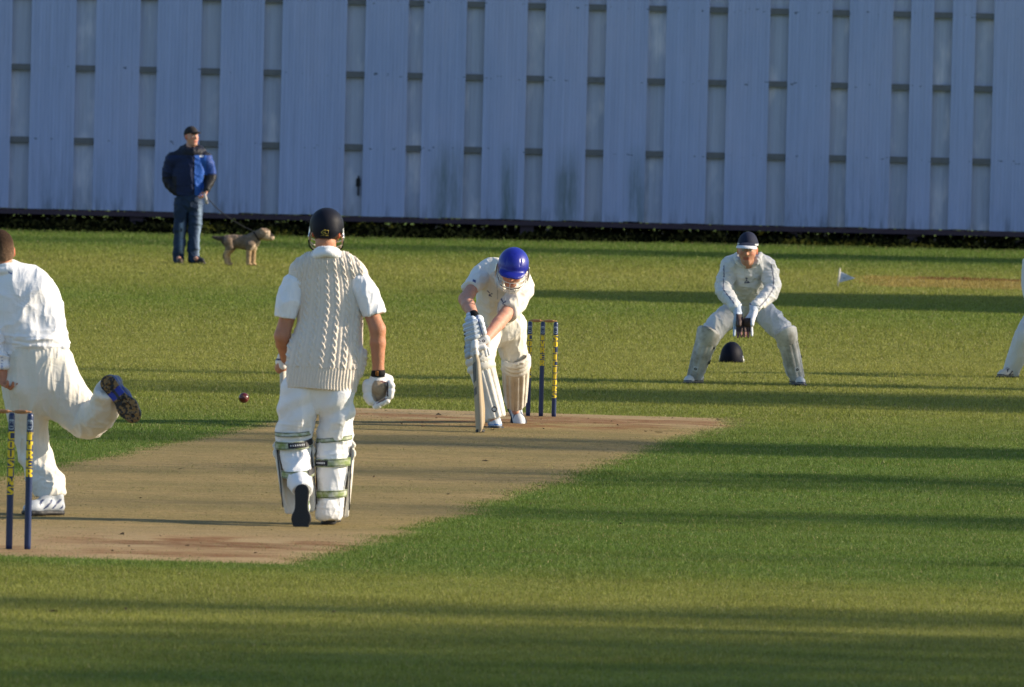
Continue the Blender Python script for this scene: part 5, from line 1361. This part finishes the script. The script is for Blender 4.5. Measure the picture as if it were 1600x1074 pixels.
        def glc(P, n):
            x, y = PXY(P.astype('f4')); C = np.tile([.06, .038, .035], (len(P), 1)); C[y < 491] = (.42, .48, .56)
            tip = y > 519; C[tip] = (.22, .11, .09); C[(y > 490) & (x < 1150)] = (.30, .37, .46)
            C[(y > 485) & (y < 497) & (x > 1163)] = (.6, .6, .62); C[(y >= 496) & (x > 1173.)] = (.55, .55, .56); C[np.abs(y-473-.12*np.abs(x-1151)) < 1.2] = (.05, .06, .12); return C
        g = make('keeper_glove', gl, M_glv, fg.root, .0042, None, glc)
keeper()

# ================================================================== SLIP FIELDER at the right edge
def slip():
    fg = Fig(76.6, (1622, 590), 'person', 'slip fielder mostly beyond the right edge, one trouser leg in view', 'person'); w = fg.w; s = fg.s
    hd = Head(w(1634, 376, -.28), (-.35, -1, -.08), (0, -.1, 1), 1.)
    J = dict(pel=w(1641, 472, .28), che=w(1636, 430, .02), nb=w(1635, 405, -.12), shA=w(1610, 410, -.05), shB=w(1662, 410, -.05), elA=w(1605, 447, -.12), elB=w(1672, 448, -.1), wrA=w(1614, 480, -.36), wrB=w(1656, 482, -.36),
             hiA=w(1626, 480, .26), hiB=w(1656, 480, .26), knA=w(1601, 520, -.02), knB=w(1680, 520, -.05), anA=w(1580, 578, .1), anB=w(1696, 582, .1), toeA=w(1566, 588, -.05), toeB=w(1700, 590, -.1))
    body(fg, J, hd, .009, skin=(.46, .235, .15), hands=(dict(w=w(1614, 480, -.36), d=(.3, -.2, -1), n=(.6, -.8, 0), tside=1), dict(w=w(1656, 482, -.36), d=(-.3, -.2, -1), n=(-.6, -.8, 0), tside=-1)))
    def hair(f):
        g = f.sub(); g.ell(hd.p(0, -.016, .036), arr(.081, .1, .098), hd.R, 0); g.cut(hd.p(0, .06, .05), hd.R[1]-hd.R[2]*.5); g.cut(hd.p(0, 0, -.03), -hd.R[2]); f.uni(g, 0)
    make('hair', hair, M_hair, fg.root, .008, None, lambda P, n: np.tile([.05, .03, .02], (len(P), 1)))
    def sh(f):
        f.chain(fg.n((1637, 430, .02, 24), (1640, 450, .14, 23), (1641, 466, .24, 23)), .9, k=.04)
        f.chain(fg.n((1630, 416, -.06, 16), (1611, 414, -.05, 13)), .95, k=.03); f.chain(fg.n((1640, 416, -.06, 16), (1660, 414, -.05, 13)), .95, k=.03)
        f.chain(fg.n((1610, 414, -.05, 13), (1607, 436, -.1, 11), (1607, 452, -.14, 10), (1613, 474, -.33, 8)), 1.); f.chain(fg.n((1662, 414, -.05, 13), (1668, 436, -.08, 11), (1670, 450, -.12, 10), (1657, 476, -.33, 8)), 1.)
    make('shirt', sh, M_grey, fg.root, .008, lambda P, n: wrinkle(.007, 9)(P))
    def tr(f):
        f.chain(fg.n((1641, 466, .26, 24), (1641, 480, .28, 24)), .95, k=.04)
        f.chain(fg.n((1627, 482, .24, 18), (1613, 503, .1, 16), (1601, 524, .0, 15), (1592, 550, .04, 14.5), (1584, 570, .08, 13.5), (1580, 580, .1, 13)), 1., k=.03)
        f.chain(fg.n((1656, 482, .24, 18), (1670, 505, .1, 16), (1681, 525, .0, 15), (1690, 550, .04, 14), (1696, 582, .1, 13)), 1., k=.03)
        f.cut(w(1588, 586, 0), (.2, 0, -1), .004) if False else None
    make('trousers', tr, M_grey, fg.root, .008, lambda P, n: wrinkle(.009, 9, (1.4, 1, .5))(P))
    shoe(fg, w(1590, 591, .14), w(1560, 591, -.06), c=(.50, .46, .40), accent=(.02, .02, .04), L=.28, toe_c=(.02, .02, .03))
    shoe(fg, w(1700, 596, .16), w(1708, 597, -.1), c=(.50, .46, .40), accent=(.02, .02, .04), L=.28)
slip()

# ================================================================== SPECTATOR AND DOG
def spectator():
    fg = Fig(116.4, (293, 412), 'person', 'man in blue and navy jacket and jeans standing far back beside the dog', 'person'); fg.k = .88; w = fg.w; s = fg.s
    hd = Head(w(299.5, 214, .0), (.55, -.80, .06), (-.03, 0, 1), 1.07)
    J = dict(pel=w(295, 312, .0), che=w(296, 262, .0), nb=w(298, 238, .0), shA=w(270, 248, .0), shB=w(321, 248, .0), elA=w(264, 280, .06), elB=w(330, 278, .02), wrA=w(275, 300, -.02), wrB=w(323, 296, -.12),
             hiA=w(285, 318, .0), hiB=w(304, 318, .0), knA=w(281, 362, -.02), knB=w(303, 362, -.02), anA=w(279, 402, .0), anB=w(302, 402, .0), toeA=w(281, 410, -.2), toeB=w(312, 408, -.12))
    body(fg, J, hd, .0095, skin=(.50, .26, .19), hands=(dict(w=w(322.5, 298, -.12), d=(-.35, -.25, -1), n=(-.7, -.4, .1), tside=1, curl=(.7, 1., .6), th=1.15),))
    def cap(f):
        g = f.sub(); g.ell(hd.p(0, -.012, .035), arr(.085, .106, .1)*1.07, hd.R, 0); g.cut(hd.p(0, 0, .03), -hd.R[2]+hd.R[1]*.2, .004); f.uni(g, 0); f.chain([(hd.p(0, -.08, -.0), .05), (hd.p(0, -.075, .03), .055)], 1, k=.02)
        b = f.sub(); b.ell(hd.p(0, .1, .045), arr(.07, .07, .016), hd.R, 0); f.uni(b, .004)
    make('cap', cap, smat('dark_cap_cloth', (.02, .017, .018), .85), fg.root, .008)
    def jk(f):
        f.chain(fg.n((296, 255, .0, 29), (295, 275, .0, 30), (294, 290, 0, 28), (294, 300, 0, 26)), .62, k=.04)
        f.chain(fg.n((289, 246, .0, 17), (274, 249, .0, 14)), .85, k=.03); f.chain(fg.n((304, 246, .0, 17), (318, 249, .0, 14)), .85, k=.03)
        f.chain(fg.n((271, 250, .0, 14), (264, 267, .03, 11.5), (263, 281, .05, 10), (270, 293, .0, 9), (277, 300, -.03, 8)), 1.)
        f.chain(fg.n((320, 250, .0, 14), (326.5, 266, .02, 11), (328, 280, .0, 9.5), (325, 290, -.06, 8), (323.5, 296, -.11, 6.5)), 1.)
        f.chain(fg.n((283, 236, .02, 7), (293, 238, -.08, 7), (306, 238, -.07, 7), (316, 237, .03, 7)), 1, k=.01); f.chain(fg.n((285, 233, .06, 6), (300, 230, .1, 7), (314, 234, .06, 6)), 1, k=.01)
        f.cut(w(294, 306, 0), (0, 0, -1), .006)
    def jc(P, n):
        x, y = PXY(P.astype('f4')); C = np.tile([.006, .014, .055], (len(P), 1))
        C[(y < 243)] = (.012, .014, .025)
        br = (x > 304) & (x < 324) & (y > 243) & (n[:, 1] < .3); C[br] = (.02, .09, .38)
        C[(x >= 322) & (y < 272) & (y > 243)] = (.015, .05, .22); C[(x > 318) & (y > 274)] = (.015, .016, .02); C[(x < 276) & (y > 276)] = (.008, .010, .02)
        C[(np.abs(x-315) < 3.6) & (np.abs(y-244.5) < 1.3) & (n[:, 1] < .2)] = (.6, .62, .7); C[(np.abs(x-303) < .9) & (y > 243)] = (.006, .008, .02)
        return C
    wj = wrinkle(.015, 7, (1, 1, 1.1), 5.)
    make('jacket', jk, smat('jacket_nylon', (0, 0, 0), .6, .1, 8, attr=True, spec=.2), fg.root, .009, lambda P, n: wj(P), jc)
    def je(f):
        f.chain(fg.n((295, 303, 0, 21), (295, 314, 0, 22)), .7, k=.04)
        f.chain(fg.n((284, 318, .0, 13.5), (282, 345, -.02, 11.5), (281, 368, -.01, 10), (279, 396, .02, 9.5), (279, 404, .02, 9.8)), 1., k=.02)
        f.chain(fg.n((305, 318, .0, 13.5), (305, 345, -.02, 11.5), (303, 368, -.01, 10), (302, 396, .02, 9.5), (302, 404, .02, 9.8)), 1., k=.02)
        f.cut(w(290, 409.5, 0), (0, 0, -1), .004)
    def jec(P, n):
        c = fbm(P*arr(6, 6, 3), 3); x, y = PXY(P.astype('f4')); C = np.array([.010, .024, .058])*(.6+1.1*c)[:, None]
        fd = np.exp(-((np.minimum(np.abs(x-284), np.abs(x-312)))/3.2)**2)*sstep(310, 325, y)*(c > .42); C += fd[:, None]*np.array([.16, .21, .27]); return C  # pale vertical bands: lit highlights and fading painted into the denim
    wd = wrinkle(.018, 8, (1, 1, 1.3), 1.)
    make('jeans', je, smat('worn_denim', (0, 0, 0), .8, .12, 10, attr=True), fg.root, .009, lambda P, n: wd(P), jec)
    shoe(fg, w(279, 413, .14), w(281.5, 413, -.16), c=(.05, .035, .025), accent=(.02, .015, .012), L=.31, res=.008, tongue=False)
    shoe(fg, w(301, 412.5, .12), w(317, 412.5, -.12), c=(.02, .018, .018), accent=(.01, .01, .01), L=.31, res=.008, tongue=False)
    return w(319.5, 306.5, -.2)
hand_p = spectator()
def dog():
    fg = Fig(115.8, (385, 414), 'dog', 'shaggy brown terrier with pale chest and muzzle, standing beside the distant man', 'dog'); w = fg.w; s = fg.s
    def fn(f):
        f.chain(fg.n((354, 376, .0, 8.5), (364, 377, .0, 9.8), (378, 378.5, 0, 11), (390, 379, 0, 12.2), (396, 376, 0, 11)), .85, k=.03)       # deep chest narrowing to the loin
        f.chain(fg.n((394, 374, 0, 9.5), (401, 369, -.01, 8.3), (407, 366, -.02, 7.4)), .85, k=.02)                                       # neck
        f.chain(fg.n((410, 366, -.02, 9.), (414.5, 366, -.02, 8.6)), .95, k=.015)
        f.chain(fg.n((416, 369, -.02, 7.2), (421, 370, -.02, 5.8), (423.5, 371, -.02, 4.8)), .95, k=.012)                              # muzzle
        f.chain(fg.n((352, 373, .0, 4.8), (344, 373, .0, 3.6), (333, 371, .02, 2.)), 1, k=.01)                                             # tail
        for dy in (-.085, .075):
            xo = 0 if dy < 0 else -3.5
            f.chain(fg.n((356-xo, 379, dy, 8), (359-xo, 387, dy, 6.2)), .7, k=.02); f.chain(fg.n((359-xo, 387, dy, 5.6), (352-xo, 399, dy, 3.7)), .9, k=.012)
            f.chain(fg.n((352-xo, 399, dy, 3.6), (354.5-xo, 412, dy, 3.2)), .9, k=.008); f.chain(fg.n((355-xo, 412.5, dy, 2.6), (358.5-xo, 413, dy, 2.2)), 1, k=.005)
            xo = 0 if dy < 0 else 7
            f.chain(fg.n((391+xo*.6, 384, dy, 7.4), (389+xo, 392, dy, 4.4), (388.5+xo, 402, dy, 3.9), (388+xo, 412, dy, 3.4)), .85, k=.02); f.chain(fg.n((388.5+xo, 412.7, dy, 2.7), (391.5+xo, 413.2, dy, 2.2)), 1, k=.005)
        for dy in (-.075, .035): f.chain(fg.n((409, 360, dy, 3.2), (413, 363.5, dy*1.1, 2.8), (413.5, 367, dy*1.1, 1.8)), .5, k=.006)
    def col(P, n):
        x, y = PXY(P.astype('f4')); k = fbm(P*22, 3)
        C = np.array([.165, .12, .085])*(.6+.8*k)[:, None]
        pale = ((x > 414.5) & (y > 361)) | ((x > 391) & (y > 377+(405-x)*.8) & (n[:, 0] > -.2)) 
        C[pale] = np.array([.42, .32, .23])*(.75+.5*k[pale])[:, None]
        leg = (y > 391); C[leg] = np.array([.36, .24, .13])*(.7+.6*k[leg])[:, None]
        C[(x < 350)] = np.array([.06, .045, .035]); C[(x > 422.2) & (y < 369.5)] = (.015, .012, .012)
        C[(y < 366) & (x > 406) & (x < 416)] = np.array([.30, .21, .14])
        return C
    hairy = lambda P, n: .009*(fbm(P*np.array([30, 30, 45]), 3)-.5)+.004*ridge(P*70)
    b = make('body', fn, smat('wiry_dog_coat', (0, 0, 0), .9, .3, 60, .004, 120, attr=True), fg.root, .0075, hairy, col); ORG[b.name] = fg.root_v
    for dy in (-.085, .045): 
        e = w(418.6, 364.0, dy-.005); v, f = tube([e+arr(0, -.004, 0), e, e+arr(0, .004, 0)], [.004, .009, .004], 8); part('eye', v, f, M_black, b)
    v, f = tube([w(427, 368.6, -.02-.012), w(427.6, 368.7, -.02), w(427, 368.6, -.02+.012)], [.008, .014, .008], 8); part('nose', v, f, M_black, b)
    c = w(401, 369.5, -.01); ax_ = nrm(w(407, 365.5, 0)-w(396, 373, 0)); e1 = arr(0, 1, 0); e2 = np.cross(ax_, e1)
    v, f = tube([c+(e1*math.cos(a)*.066+e2*math.sin(a)*.076) for a in np.linspace(0, 2*math.pi, 20)], .009, 6, False); part('collar', v, f, M_black, b)
    return w(398.5, 362.5, -.02)
cl = dog()
mid = (hand_p+cl)/2+arr(0, 0, -.055)
v, f = tube(spline([hand_p+arr(0, 0, .02), hand_p*.75+cl*.25+arr(0, 0, -.045), mid, hand_p*.25+cl*.75+arr(0, 0, -.04), cl]), .0065, 6)
lo = link_mesh('dog_lead', v, f, smat('dark_lead_webbing', (.05, .045, .04), .7), None, True, origin=hand_p); tag(lo, 'thin dark lead between the hand of the man and the dog', 'lead')
v, f = tube([hand_p+arr(.0, -.02, .03), hand_p+arr(.02, -.03, -.04), hand_p+arr(.035, -.03, -.10), hand_p+arr(.03, -.03, -.11)], [.016, .022, .02, .008], 10)
part('lead_handle', v, f, smat('pale_lead_grip', (.35, .33, .32), .5), lo)
